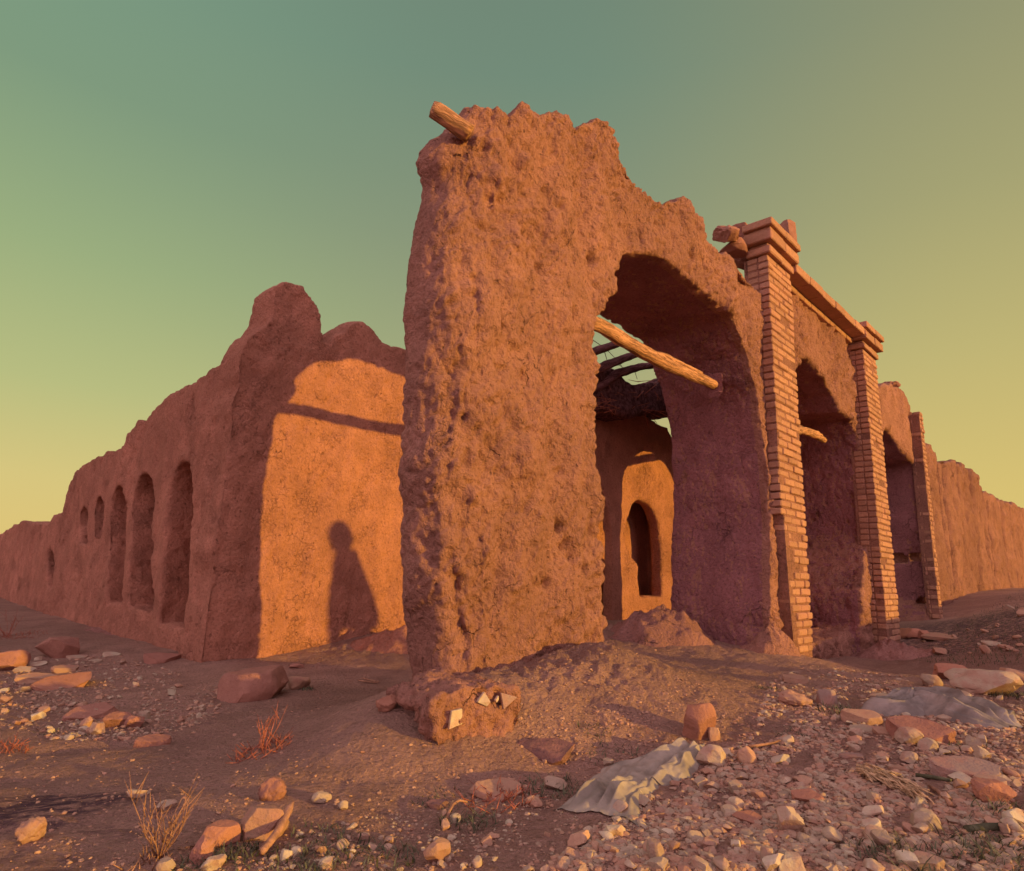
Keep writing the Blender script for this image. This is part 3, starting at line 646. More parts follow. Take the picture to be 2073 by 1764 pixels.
sk = rock_mesh('beam_socket', 77, (.05, .26, .30), 'clod', 4); o = link('beam_socket', sk, M_SMOOTH, facade); o.location = pos(-.42, .50, 2.02) - facade.location; o.rotation_euler.z = math.atan2(FX[1], FX[0]); o.matrix_parent_inverse = Matrix()
# px, py (middle of the stone), width and height in the photograph, colour, kind, name, label
ROCKS = [
 (114,1317,78,36,'brown','block','rock','squat brown block with a pale chipped corner above the pale slabs'),
 (20,1340,62,40,'brown','round','rock','dark brown rock cut by the picture edge beside the squat block'),
 (72,1371,72,27,'tan','slab','stone_slab','thick tan slab lying above a longer reddish slab'),
 (124,1382,105,32,'orange','slab','stone_slab','long reddish slab under the thick tan slab'),
 (130,1353,46,22,'tan','slab','stone_slab','narrow tan slab leaning toward the squat brown block'),
 (49,1355,38,13,'pale','slab','stone_slab','small pale slab at the foot of the squat brown block'),
 (75,1342,32,15,'white','shard','tile_shard','whitish square shard leaning under the squat brown block'),
 (156,1328,38,14,'pale','shard','tile_shard','pale flat shard directly right of the squat brown block'),
 (192,1334,28,16,'pale','shard','tile_shard','pale notched shard beside the brightest white shard'),
 (226,1323,32,13,'white','shard','tile_shard','brightest white shard near the foot of the niche wall'),
 (508,1392,136,60,'brown','block','boulder','large flat-sided brown boulder before the sunlit wall end'),
 (329,1331,70,26,'brown','slab','stone_slab','dark brown slab at the foot of the wall corner'),
 (185,1441,96,34,'brown','slab','rock','long low reddish brown rock amid pale chips'),
 (234,1461,55,28,'brown','round','rock','rounded brown rock next to two small pale cobbles'),
 (270,1464,36,23,'brown','round','rock','small brown rock holding up a pale pebble'),
 (291,1453,22,20,'pale','block','cobble','pale squarish cobble resting against a small brown rock'),
 (177,1465,28,22,'tan','round','cobble','round tan cobble between the long brown rock and pale cobble'),
 (195,1479,29,26,'pale','block','cobble','pale angular cobble in front of the rounded brown rock'),
 (308,1494,66,42,'orange','slab','rock','tilted orange rock alone on the bare earth'),
 (278,1609,43,15,'pale','round','cobble','smooth pale oval stone alone on the trodden earth'),
 (60,1688,50,44,'tan','clod','rock','lumpy tan rock beside the dark stain'),
 (533,1672,92,62,'tan','round','boulder','big rounded tan boulder with a branch leaning at it'),
 (443,1699,76,42,'orange','block','rock','reddish rock touching the big rounded tan boulder'),
 (405,1728,46,52,'brown','round','rock','dark brown rock half hidden in weeds below the reddish rock'),
 (430,1754,46,24,'white','block','rock','white block among weeds below the big tan boulder'),
 (335,1759,34,24,'pale','block','rock','pale block at the picture bottom under the dry stalks'),
 (335,1638,38,16,'pale','clod','rock','crumbly pale lump behind the dry stalks'),
 (549,1604,52,40,'brown','clod','earth_clod','crumbly brown earth clod on the smooth slope'),
 (605,1385,42,26,'tan','block','rock','tan angular rock right of the flat-sided boulder'),
 (650,1618,38,20,'pale','round','rock','pale rock lying above the big tan boulder'),
 (694,1634,19,17,'pale','round','cobble','little pale cobble right of the pale rock'),
 (781,1430,40,30,'orange','clod','earth_clod','reddish clod bedded in the slope beside the pier footing'),
 (1004,1601,100,38,'tan','slab','rock','broad flat tan rock tangled in dry twigs'),
 (921,1659,24,17,'white','block','cobble','white cobble in the weeds below the twig-covered rock'),
 (884,1632,42,13,'dark','shard','tile_shard','dark thin shard propped up in the earth'),
 (884,1732,54,42,'tan','block','rock','tan angular rock with a white corner near the picture bottom'),
 (578,1734,23,18,'white','block','cobble','white cube-like cobble right of the branch'),
 (658,1752,26,20,'white','block','cobble','white wedge-shaped cobble at the picture bottom'),
 (1415,1469,72,72,'orange','block','rock','large reddish brick-like block standing on the slope'),
 (1446,1489,22,26,'tan','block','cobble','small striped tan stone leaning on the reddish block'),
 (1102,1522,116,40,'dark','slab','stone_slab','broken dark gritty slab above the crumpled grey cloth'),
 (1438,1536,62,42,'pale','round','rock','pale domed rock at the end of the crumpled cloth'),
 (1513,1533,38,30,'tan','block','rock','flat-faced tan stone right of the pale domed rock'),
 (1124,1589,46,26,'pale','round','rock','pale rock in weeds left of the crumpled cloth'),
 (1080,1626,36,19,'tan','round','cobble','tan cobble below the twig-covered rock'),
 (1232,1546,22,14,'pale','block','cobble','pale finger-shaped stone above the crumpled cloth'),
 (1292,1611,20,15,'white','block','cobble','white pointed stone at the lower edge of the cloth'),
 (1263,1637,26,22,'pale','slab','cobble','pale slab fragment under the cloth corner'),
 (1328,1730,38,42,'pale','block','rock','pale angular rock in gravel near the picture bottom'),
 (1513,1657,56,22,'orange','slab','stone_slab','reddish flat slab sunk in the gravel'),
 (1994,1385,126,52,'pale','round','boulder','large pale domed boulder on the rubble'),
 (1933,1364,76,32,'orange','round','boulder','orange boulder behind the large pale domed boulder'),
 (2053,1371,48,30,'tan','round','rock','tan rock behind the right end of the pale boulder'),
 (1744,1446,74,48,'tan','slab','rock','polygonal tan slab tilted up beside the long grey cloth'),
 (1861,1476,120,60,'brown','slab','boulder','broad brown boulder below the long grey cloth'),
 (1843,1495,52,34,'pale','round','rock','pale lumpy rock leaning on the broad brown boulder'),
 (1747,1476,48,16,'pale','slab','stone_slab','pale flat stone under the polygonal slab'),
 (1733,1485,26,16,'pale','block','cobble','pale cobble under the polygonal slab'),
 (1790,1481,40,22,'tan','slab','stone_slab','tan slanting stone between polygonal slab and brown boulder'),
 (1880,1512,34,26,'pale','round','rock','pale round rock in front of the brown boulder'),
 (1972,1507,30,26,'pale','round','rock','pale round rock above the purple-grey slab'),
 (1990,1529,30,28,'pale','round','rock','pale egg-shaped rock touching the purple-grey slab'),
 (1955,1556,122,46,'grey','slab','stone_slab','large purple-grey flat slab with a stone on it'),
 (2000,1575,62,26,'pale','slab','stone_slab','pale strip of stone over the edge of the grey slab'),
 (2014,1610,72,40,'orange','round','boulder','ochre rounded boulder below the purple-grey slab'),
 (1875,1667,52,40,'pale','block','rock','pale wedge rock below the ochre boulder'),
 (1600,1668,54,52,'pale','round','rock','pale pitted rock alone in the gravel'),
 (1636,1612,62,30,'orange','slab','rock','reddish slab sunk above the pale pitted rock'),
 (1608,1418,62,28,'tan','clod','rock','tan crumbly rock on the crest of the rubble'),
 (1672,1414,42,30,'grey','block','rock','grey rock left of the polygonal slab'),
 (1610,1371,48,28,'tan','slab','rock','tan slab just before the brick pilaster foot'),
 (1818,1553,38,18,'tan','slab','stone_slab','tan sliver between fibre mat and purple-grey slab'),
 (1841,1537,32,20,'pale','round','cobble','pale twin cobble above the tan sliver'),
 (1725,1533,46,13,'grey','shard','tile_shard','thin grey shard above the fibre mat'),
 (1783,1408,42,17,'pale','slab','stone_slab','pale slab at the upper edge of the long grey cloth'),
 (1887,1379,38,24,'pale','block','rock','pale rock left of the orange boulder'),
 (1940,1406,44,15,'white','shard','tile_shard','white shard in front of the large pale boulder'),
 (1922,1451,42,17,'pale','slab','stone_slab','pale stone lying on the long grey cloth'),
 (1876,1744,62,46,'pale','slab','rock','pale grey rock at the picture bottom among weeds'),
 (1772,1760,42,22,'white','round','rock','white rock cut by the picture bottom'),
 (1721,1729,20,26,'white','shard','tile_shard','upright white shard in the gravel'),
 (1553,1736,24,30,'pale','block','rock','pale upright rock at the lower gravel edge'),
 (2009,1303,36,11,'white','slab','stone_slab','white flat stone on the dark grassy bank'),
 (1905,1289,64,18,'tan','slab','stone_slab','long pale slab on rubble beside the second pilaster'),
 (1843,1285,42,20,'orange','block','brick','reddish brick lying at the foot of the second pilaster'),
 (1869,1286,32,16,'orange','block','brick','smaller tilted brick right of the other fallen brick'),
 (600,1350,26,10,'brown','clod','earth_clod','earth clod at the foot of the shadowed wall'),
]
def size_px(px, py): x, y = AT(px, py); d = y*CT + (gz(x, y)-EYE)*ST; return d/F
for i, (px, py, w, h, col, kind, nm, lb) in enumerate(ROCKS):
    bx, by = AT(px, py + h*.42); d = by*CT + (gz(bx, by)-EYE)*ST; m = d/F
    wx = w*m*1.04; hz = h*m*(1.15 if kind not in ('slab', 'shard') else .8); dep = wx*(.8 if kind in ('round', 'block', 'clod') else .62)
    if kind in ('slab', 'shard'): hz = max(h*m*.55, .012) if kind == 'slab' else .02
    rg = random.Random(i*7+1); me = rock_mesh(nm, 100+i, (wx, dep, hz), kind, 4)
    ang = math.atan2(bx, by)
    o = place(nm, me, STONE[col], 0, 0, .18 if kind != 'shard' else .1, -ang + rg.uniform(-.15, .15), .10, rg, hz, base=(bx + dep*.3*math.sin(ang), by + dep*.3*math.cos(ang)), smooth=False)
    if kind in ('slab', 'shard'): o.rotation_euler.x = rg.uniform(.12, .35) if h/w > .3 else rg.uniform(.03, .14)
    tag(o, lb, {'tile_shard': 'shard', 'stone_slab': 'slab', 'earth_clod': 'clod'}.get(nm, nm))
    o.rotation_euler.z += 0
# rubble left on top of the wall and the first pilaster
TOPS = [(1474,476,40,38,'brown','clod','rubble_stone','crumbling mud brick at the outer left edge of the pilaster top', .30),
        (1504,480,38,40,'brown','block','rubble_stone','cracked mud brick between the outer brick and the capital', .32),
        (1484,504,44,30,'brown','block','rubble_stone','mud brick under the two crumbling bricks by the capital', .34),
        (1512,518,46,46,'brown','clod','rubble_stone','lowest crumbling mud brick wedged behind the capital', .36),
        (1594,492,30,84,'brown','block','rubble_stone','rough stone standing behind the first pilaster capital', .24),
        (1803,781,22,16,'brown','clod','rubble_stone','mud lump on top of the third broken bay', .32)]
for i, (px, py, w, h, col, kind, nm, lb, tw) in enumerate(TOPS):
    s, z = S(px, py, tw); m = (P1 + FX*s - NX*tw)[1]/F; me = rock_mesh(nm, 400+i, (w*m*1.5, w*m*1.5, h*m*1.15), kind, 4)
    o = link(nm, me, STONE[col], smooth=False); o.location = pos(s, tw, z); o.rotation_euler.z = math.atan2(FX[1], FX[0]); tag(o, lb, 'rubble')

# scattered stones that nothing tells apart
def inside(poly, x, y):
    c = False; n = len(poly)
    for i in range(n):
        (x1, y1), (x2, y2) = poly[i], poly[(i+1) % n]
        if (y1 > y) != (y2 > y) and x < (x2-x1)*(y-y1)/(y2-y1)+x1: c = not c
    return c
REG_R = [(1100,1764),(1180,1690),(1260,1640),(1420,1560),(1520,1480),(1560,1380),(1640,1345),(1800,1365),(1960,1400),(2073,1400),(2073,1764)]
REG_L = [(0,1340),(240,1320),(470,1400),(480,1440),(300,1500),(100,1500),(0,1470)]
REG_B = [(430,1764),(620,1680),(900,1620),(1180,1600),(1180,1690),(1100,1764)]
def scatter(n, poly, rg, near=0., clump=False):
    out = []; xs = [p[0] for p in poly]; ys = [p[1] for p in poly]
    while len(out) < n:
        px = rg.uniform(min(xs), max(xs)); py = rg.uniform(min(ys), max(ys))
        if clump and math.sin(px*.021+1.3*math.sin(py*.017)+.8)*math.sin(py*.045+1.1*math.sin(px*.013)) + .55*math.sin(px*.06+py*.05) < rg.uniform(-1.1, .75): continue
        if inside(poly, px, py) and rg.random() > near*(1-(py-min(ys))/(max(ys)-min(ys))): out.append((px, py))
    return out
PROTO = {}
for col in ('pale', 'white', 'tan'):
    for k in range(6): PROTO[col, k] = rock_mesh('cobble', 700+k+len(PROTO), (1, .85, .66), ['chip', 'block', 'chip'][k % 3], 3); PROTO[col, k].materials.append(STONE[col])
def pebbles(n, poly, lo, hi, cols, label, group, seed, near=.3):
    rg = random.Random(seed)
    sc = scatter(n, poly, rg, near)
    for x, y in ATN(sc):
        m = y/F; r = lo*(hi/lo)**(rg.random()**1.7); sz = r
        me = PROTO[rg.choice(cols), rg.randrange(6)]; o = bpy.data.objects.new('cobble', me); COL.objects.link(o)
        o.location = (x, y, gz(x, y) + sz*.16); o.scale = (sz, sz*rg.uniform(.75, 1.1), sz*rg.uniform(.7, 1.1)); o.rotation_euler = (rg.uniform(-.4, .4), rg.uniform(-.4, .4), rg.uniform(0, 6.28))
        tag(o, label, 'stone', group)
pebbles(175, REG_R, .026, .075, ['pale', 'pale', 'white', 'tan'], 'small angular stone lying loose in the pale gravel around the cloths', 'loose stones in the gravel', 1)
pebbles(60, REG_L, .03, .085, ['pale', 'white', 'tan'], 'small pale chip lying amid the slabs below the niche wall', 'pale chips below the niche wall', 2, .1)
pebbles(40, REG_B, .018, .05, ['pale', 'white', 'tan'], 'little pale pebble among the weeds near the tan boulder', 'pebbles among the weeds', 3, 0)
pebbles(26, [(1830,1280),(1905,1262),(2073,1225),(2073,1320),(1960,1335),(1840,1320)], .05, .20, ['tan', 'pale', 'tan'], 'broken stone on the dark rubble bank beside the second pilaster', 'rubble on the bank', 4, 0)
# the gravel itself
def gravel(name, spec, mat, seed):
    base = []
    for k in range(8):
        me = rock_mesh('tmp', 900+seed*20+k, (1, .8, .58), 'chip', 1); base.append((get_co(me), np.array([p.vertices[:] for p in me.polygons]))); bpy.data.meshes.remove(me)
    rg = random.Random(seed); V = []; Fc = []; T = []; off = 0
    P = []
    for n, poly, lo, hi, near in spec:
        for px, py in scatter(n, poly, rg, near, True): P.append((px, py, lo*(hi/lo)**(rg.random()**2.2)))
    xy = ATN([(a, b) for a, b, c in P]); X = np.array([q[0] for q in xy]); Y = np.array([q[1] for q in xy]); Z = gzn(X, Y)
    for i, (a, b, sz) in enumerate(P):
        v, f = base[rg.randrange(8)]; t = rg.uniform(0, 6.28); c, s_ = math.cos(t), math.sin(t); k = rg.uniform(-.4, .4)
        M = np.array([[c, -s_, 0], [s_, c, 0], [0, 0, 1]])@np.array([[1, 0, 0], [0, math.cos(k), -math.sin(k)], [0, math.sin(k), math.cos(k)]])
        V.append((v*sz*np.array([1, 1, rg.uniform(.7, 1.1)]))@M.T + np.array([X[i], Y[i], Z[i]+sz*.08])); Fc.append(f+off); off += len(v); T.append(np.full(len(v), rg.random()))
    me = mesh_np(name, np.concatenate(V), np.concatenate(Fc)); at = me.attributes.new('tone', 'FLOAT', 'POINT'); at.data.foreach_set('value', np.concatenate(T))
    return tag(link(name, me, mat, smooth=False), None, None, None, 'stuff')
ALLG = [(0,1764),(0,1300),(480,1340),(860,1400),(1200,1320),(2073,1390),(2073,1764)]
gravel('gravel', [(8500, REG_R, .009, .042, .3), (1100, REG_L, .010, .035, .1), (500, REG_B, .006, .022, 0)], STONE['pale'], 5)
gravel('crumbs', [(3500, REG_R, .008, .04, .3), (900, REG_L, .01, .04, .1), (600, ALLG, .005, .025, .2)], STONE['tan'], 7)
gravel('grit', [(7000, REG_R, .007, .028, .3), (4500, ALLG, .004, .020, .2), (1600, [(880,1400),(1240,1300),(1620,1350),(1560,1500),(1250,1560),(1080,1500)], .006, .022, .1)], STONE['tan'], 6)
# ------------------------------------------------------------------ fallen footing under the pier, with shards stuck in it
QA, QB = np.array([-.345, 2.76, 0]), np.array([.075, 3.02, 0]); QU = (QB-QA)/np.linalg.norm(QB-QA); QN = np.array([QU[1], -QU[0], 0])
def QP(px, py, out=0.): r = ray(px, py); P = QA + QN*out; p = r*(np.dot(P, QN)/np.dot(r, QN)); return (float(np.dot(p-QA, QU)), float(p[2]))
def QW(u, w, z): p = QA + QU*u - QN*w; return Vector((p[0], p[1], z+EYE))
fo = [QP(x, y) for x, y in [(890,1530),(874,1475),(868,1432),(880,1404),(920,1393),(960,1389),(1000,1387),(1042,1392),(1060,1420),(1066,1480)]]; fo = [(fo[0][0], -1.1)] + fo + [(fo[-1][0], -1.1)]
ft = solidify([panel(wobble(fo, .06, .022, 110), [], lambda u, z, k: QW(u, .42 if k else 0., z))], .016, 'footing')
mud_relief(ft, .03, .04, .05, .04, .04, 113, 1.); ft.materials.append(M_PIER)
tag(recentre(link('mud_footing', ft)), 'low broken mud block in front of the pier with pale shards stuck in it', 'mud block')
SH = [([(915,1440),(938,1436),(940,1468),(909,1478)], 'pale four-sided shard set lowest in the mud block'), ([(972,1418),(985,1402),(994,1422),(988,1432),(970,1424)], 'pale pointed shard in the middle of the mud block'),
      ([(1018,1404),(1048,1412),(1022,1438)], 'greyish triangular shard at the right of the mud block'), ([(1003,1418),(1012,1409),(1014,1418),(1006,1424)], 'smallest pale shard in the mud block')]
for i, (pp, lb) in enumerate(SH):
    v = [QW(QP(x, y, .014)[0], -.014 + .008*((k+i) % 3), QP(x, y, .014)[1]) for k, (x, y) in enumerate(pp)]; n = len(v); b = [p - Vector(QN)*.016 for p in v]
    me = mesh_np('tile_shard', v + b, [tuple(range(n)), tuple(range(2*n-1, n-1, -1))] + [(k, k+n, (k+1) % n + n, (k+1) % n) for k in range(n)])
    bm = bmesh.new(); bm.from_mesh(me); bmesh.ops.recalc_face_normals(bm, faces=bm.faces); bmesh.ops.bevel(bm, geom=bm.edges, offset=.002, segments=1, affect='EDGES'); bm.to_mesh(me); bm.free()
    tag(recentre(link('tile_shard', me, STONE['grey' if i == 2 else 'white'], smooth=False)), lb, 'shard')
# heaps of crumbled mud
def heap(name, px, py, rx, ry, h, mat, label, seed, rot=0.):
    x0, y0 = AT(px, py); n = 70; g = np.linspace(-1.15, 1.15, n); U, V = np.meshgrid(g, g); u = U.ravel(); v = V.ravel(); c, s = math.cos(rot), math.sin(rot)
    x = x0 + rx*u*c - ry*v*s; y = y0 + rx*u*s + ry*v*c; p = np.column_stack([x, y, np.zeros(len(x))]); r = np.hypot(u, v) + .25*fbm(p*3, 2, seed)
    F1, _ = worley(p*10, seed); z = ground(x, y) - .03 + h*np.clip(1-r, 0, 1)**.8*(1+.3*fbm(p*5, 3, seed)) + np.clip(1.2-r, 0, 1)*(.06*(.5-F1) + .02*fbm(p*22, 2, seed+1))
    f = [(i*n+j, i*n+j+1, (i+1)*n+j+1, (i+1)*n+j) for i in range(n-1) for j in range(n-1)]
    me = mesh_np(name, np.column_stack([x, y, z]), f); return tag(recentre(link(name, me, mat)), label, 'rubble heap')
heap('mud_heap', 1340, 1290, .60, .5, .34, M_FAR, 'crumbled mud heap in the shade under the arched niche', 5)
heap('mud_heap', 822, 1300, .65, .40, .17, M_PLASTER, 'low heap of sunlit mud rubble between pier and sunlit wall', 8, -.5)
heap('mud_heap', 1558, 1318, .30, .22, .30, M_PIER, 'little mud heap against the foot of the broken pilaster', 9)
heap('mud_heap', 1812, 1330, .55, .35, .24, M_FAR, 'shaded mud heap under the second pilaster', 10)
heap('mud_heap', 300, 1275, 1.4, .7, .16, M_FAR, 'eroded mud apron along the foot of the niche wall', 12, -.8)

# ------------------------------------------------------------------ cloths
def cloth(name, spine, width, mat, label, cat, seed, amp=.05, nf=4., ragged=.07, nu=220, nv=90):
    P = np.array([AT(x, y) for x, y in spine]); L = np.r_[0, np.cumsum(np.linalg.norm(np.diff(P, axis=0), axis=1))]; t = np.linspace(0, L[-1], nu)
    c = np.column_stack([np.interp(t, L, P[:, k]) for k in (0, 1)])
    for _ in range(12): c[1:-1] = .25*c[:-2]+.5*c[1:-1]+.25*c[2:]
    d = np.gradient(c, axis=0); d /= np.linalg.norm(d, axis=1)[:, None]; nn = np.column_stack([-d[:, 1], d[:, 0]]); hw = np.interp(t, L, width)
    v = np.linspace(-1, 1, nv); U, V = np.meshgrid(t, v, indexing='ij'); q = np.column_stack([U.ravel()*5, V.ravel()*1.2, np.full(U.size, seed*3.1)])
    e = 1 + ragged*fbm(np.column_stack([U.ravel()*3, np.sign(V.ravel())*3, np.full(U.size, seed)]), 3, seed)
    off = (V.ravel()*np.repeat(hw, nv)*e); along = .05*fbm(q*.8+9, 2, seed+2) + .06*np.abs(V.ravel())**2*fbm(q*.5+3, 2, seed+5)
    cx = np.repeat(c, nv, axis=0) + np.repeat(nn, nv, axis=0)*off[:, None] + np.repeat(d, nv, axis=0)*along[:, None]
    ph = V.ravel()*nf + 1.3*fbm(q*.45, 2, seed+7) + .25*fbm(q*1.3, 2, seed+8)
    qa = np.column_stack([U.ravel()*1.6 + .4*V.ravel(), ph*.75, np.full(U.size, seed*1.7)]); qb = np.column_stack([U.ravel()*2.6 - .7*V.ravel(), ph*1.3, np.full(U.size, seed*2.9)])
    fold = np.clip(1-2.1*np.abs(vnoise(qa, seed+11)), 0, 1)**1.5; fold2 = .6*np.clip(1-2.3*np.abs(vnoise(qb, seed+12)), 0, 1)**1.3
    env = np.clip(1-np.abs(V.ravel())**3, 0, 1)*(.45+.75*sstep(-.3, .4, vnoise(q*.35, seed+3)))
    env = env*sstep(0, .12, U.ravel())*sstep(0, .12, L[-1]-U.ravel())
    z = gzn(cx[:, 0], cx[:, 1]) + .008 + amp*env*(fold + .7*fold2) + .004*fbm(q*4, 2, seed+4) + .010*env*np.clip(1-3*np.abs(vnoise(np.column_stack([U.ravel()*7 + 2*V.ravel(), ph*3.2, np.full(U.size, seed*4.)]), seed+13)), 0, 1) - .014*np.abs(V.ravel())**8
    # folds also pull the cloth sideways so that ridges overhang a little
    cx = cx + np.repeat(nn, nv, axis=0)*(amp*.6*env*(fold-.5))[:, None]
    f = [(i*nv+j, i*nv+j+1, (i+1)*nv+j+1, (i+1)*nv+j) for i in range(nu-1) for j in range(nv-1)]
    G = np.column_stack([cx, z]).reshape(nu, nv, 3)
    for _ in range(5): G[1:-1, 1:-1] = .5*G[1:-1, 1:-1] + .125*(G[:-2, 1:-1]+G[2:, 1:-1]+G[1:-1, :-2]+G[1:-1, 2:])
    return tag(recentre(link(name, mesh_np(name, G.reshape(-1, 3), f), mat)), label, cat)
cloth('cloth', [(1205,1652),(1232,1620),(1262,1590),(1300,1572),(1340,1558),(1375,1538),(1400,1522),(1412,1512)], [.17,.12,.14,.17,.15,.11,.06,.03], M_CLOTH, 'crumpled pale grey cloth lying in folds in front of the dark slab', 'cloth', 3, .036, 2.6)
cloth('cloth', [(1762,1432),(1800,1440),(1850,1434),(1900,1438),(1950,1450),(2000,1464),(2045,1474)], [.08,.14,.16,.18,.17,.15,.08], M_CLOTH2, 'long dusty grey cloth spread between the rocks and the large pale boulder', 'cloth', 8, .08, 5.0)
def fibre_mat():
    rg = random.Random(4); mb = MB()
    for i in range(170):
        a = rg.random(); px = 1735 + 112*a + rg.uniform(-6, 6); py = 1567 + 42*a + rg.uniform(-9, 9); p = AT(px, py); q = AT(px + rg.uniform(18, 44), py + rg.uniform(4, 22))
        z0 = gz(*p)+rg.uniform(.006, .035); z1 = gz(*q)+rg.uniform(.004, .03); mb.add(*tube([(p[0], p[1], z0), ((p[0]+q[0])/2, (p[1]+q[1])/2, (z0+z1)/2+rg.uniform(0, .02)), (q[0], q[1], z1)], [.0022, .003, .0015], 4, .05, .1, i))
    return mb.mesh('fibre_mat')
tag(recentre(link('fibre_mat', fibre_mat(), M_FIBRE)), 'frayed straw-coloured fibre mat in the gravel', 'fibre mat')

# ------------------------------------------------------------------ weeds, twigs
def blade(mb, base, az, lean, L, w, rg, seg=4):
    pts = []; th = lean
    p = Vector(base); d = Vector((math.cos(az), math.sin(az), 0)); sd = Vector((-d.y, d.x, 0))
    for i in range(seg+1):
        k = i/seg; ww = w*(1-k)**.7*(.6+1.2*k if k < .4 else 1.); pts += [p - sd*ww*.5, p + sd*ww*.5]
        p = p + (d*math.sin(th) + Vector((0, 0, 1))*math.cos(th))*(L/seg); th += rg.uniform(.12, .38)
    mb.add(pts, [(2*i, 2*i+1, 2*i+3, 2*i+2) for i in range(seg)])
def weed(px, py, rad, n, L, mat, name, label, cat, group=None, seed=1, w=.006, lean=(.2, 1.1)):
    rg = random.Random(seed); x, y = AT(px, py); mb = MB()
    for i in range(n):
        r = rad*math.sqrt(rg.random()); a = rg.uniform(0, 6.28); bx = x + r*math.cos(a); by = y + r*math.sin(a)*.8
        blade(mb, (bx, by, gz(bx, by)-.004), rg.uniform(0, 6.28), rg.uniform(*lean), L*rg.uniform(.4, 1.1), w*rg.uniform(.6, 1.4), rg)
    return tag(recentre(link(name, mb.mesh(name), mat, smooth=False)), label, cat, group)
GREEN = [(945,1668,.11,90,.09,'weed clump with a white cobble in it, under the twig-covered rock'), (1118,1600,.15,110,.08,'weed clump left of the crumpled cloth'), (720,1742,.20,190,.08,'wide low weed patch at the picture bottom between white cobbles'),
 (478,1728,.09,80,.08,'weed clump at the foot of the big tan boulder'), (408,1752,.08,70,.07,'weeds around the half hidden dark rock'), (112,1482,.14,50,.04,'thin weeds among chips left of the tan cobble'), (185,1490,.07,40,.04,'tiny weeds at the foot of the pale angular cobble'),
 (1693,1438,.13,80,.09,'weed clump left of the polygonal tan slab'), (1252,1532,.15,80,.06,'low weeds just above the crumpled cloth'), (1632,1490,.16,80,.06,'weeds scattered beside the small stones below the tan crumbly rock'),
 (1860,1745,.12,110,.10,'weed clump around the pale grey rock at the bottom'), (2035,1655,.14,110,.09,'weed clump below the ochre boulder'), (1985,1722,.16,120,.10,'dense weed clump at the picture bottom right of the pale wedge'), (2062,1412,.16,110,.10,'dark weed clump under the right end of the pale boulder'),
 (1200,1478,.09,50,.05,'little weeds on bare earth above the dark slab'), (622,1396,.07,60,.06,'little tuft beside the tan angular rock'), (900,1622,.12,50,.05,'sparse weeds behind the dark propped shard'), (650,1690,.10,60,.06,'weeds beside the leaning branch'),
 (1960,1515,.10,60,.07,'weeds between the round pale rocks and the long cloth'), (1780,1725,.10,70,.09,'grassy tuft above the white rock at the bottom'), (1470,1545,.08,40,.05,'weeds just right of the pale domed rock'), (560,1752,.16,110,.07,'weeds around the white cube-like cobble'),
 (1555,1395,.10,50,.06,'small weeds on the crest left of the tan crumbly rock'), (2055,1745,.14,120,.10,'weed clump in the very corner of the gravel')]
for i, (px, py, r, n, L, lb) in enumerate(GREEN): weed(px, py, r*.9, int(n*1.5), L*.62, M_LEAF, 'weed', lb, 'weed', 'green weeds among the stones', 40+i, .0055)
def dry_bush(px, py, stems, L, spread, mat, name, label, seed, fine=40, fr=.1):
    rg = random.Random(seed); x, y = AT(px, py); mb = MB(); b = Vector((x, y, gz(x, y)-.01))
    for i in range(stems):
        a = rg.uniform(0, 6.28); l = L*rg.uniform(.5, 1.); e = b + Vector((math.cos(a)*spread*l, math.sin(a)*spread*l, l)); m = b.lerp(e, .5) + Vector((rg.uniform(-.03, .03), rg.uniform(-.03, .03), 0))
        mb.add(*tube([b, m, e], [.0022, .0017, .0008], 5, .03, .1, i))
        for k in range(3):
            s = b.lerp(e, rg.uniform(.3, .8)); mb.add(*tube([s, s + Vector((rg.uniform(-.5, .5), rg.uniform(-.5, .5), rg.uniform(.3, .9)))*l*.4], [.0018, .0008], 4, .03, .1, i*3+k))
    for i in range(fine):
        r = fr*math.sqrt(rg.random()); a = rg.uniform(0, 6.28); p = Vector((x+r*math.cos(a), y+r*math.sin(a), 0)); p.z = gz(p.x, p.y)
        mb.add(*tube([p, p + Vector((rg.uniform(-.05, .05), rg.uniform(-.05, .05), rg.uniform(.01, .045)))], [.002, .001], 4, .03, .1, i))
    return tag(recentre(link(name, mb.mesh(name), mat)), label, 'dry plant')
dry_bush(530, 1520, 6, .20, .55, M_DRY, 'dry_bush', 'dry reddish tuft with a few tall stems alone on the smooth slope', 1, 90, .12)
dry_bush(322, 1736, 16, .21, .6, M_TWIG, 'dry_stalks', 'tall dry straw-coloured stalks near the picture bottom', 2, 30, .10)
dry_bush(14, 1290, 10, .35, .8, M_DRY, 'dry_bush', 'reddish bush at the picture edge below the far niche wall', 3, 160, .40)
dry_bush(1012, 1622, 12, .07, 1.3, M_DRY, 'dry_bush', 'tangled dry twigs growing over the broad flat tan rock', 4, 60, .13)
dry_bush(18, 1520, 5, .08, .8, M_DRY, 'dry_bush', 'small reddish tuft at the picture edge on bare earth', 5, 40, .10)
def stick(pp, r, label, seed, lift=.012, mat=None):
    q = [(*p, gz(*p)+lift+(k if isinstance(k, float) else 0)) for p, k in [(AT(a[0], a[1]), a[2] if len(a) > 2 else 0.) for a in pp]]
    return log('stick', q, r, mat or M_TWIG, label, 'stick', None, seed, .15, 8)
stick([(528,1736), (556,1716, .02), (582,1682, .05), (586,1676, .06)], [.010, .012, .013, .008], 'pale branch leaning at the big rounded tan boulder', 70)
stick([(905,1665), (912,1652, .02), (928,1642, .03), (945,1638, .01)], [.005, .005, .004, .003], 'curved pale twig arching over the white cobble in the weeds', 71)
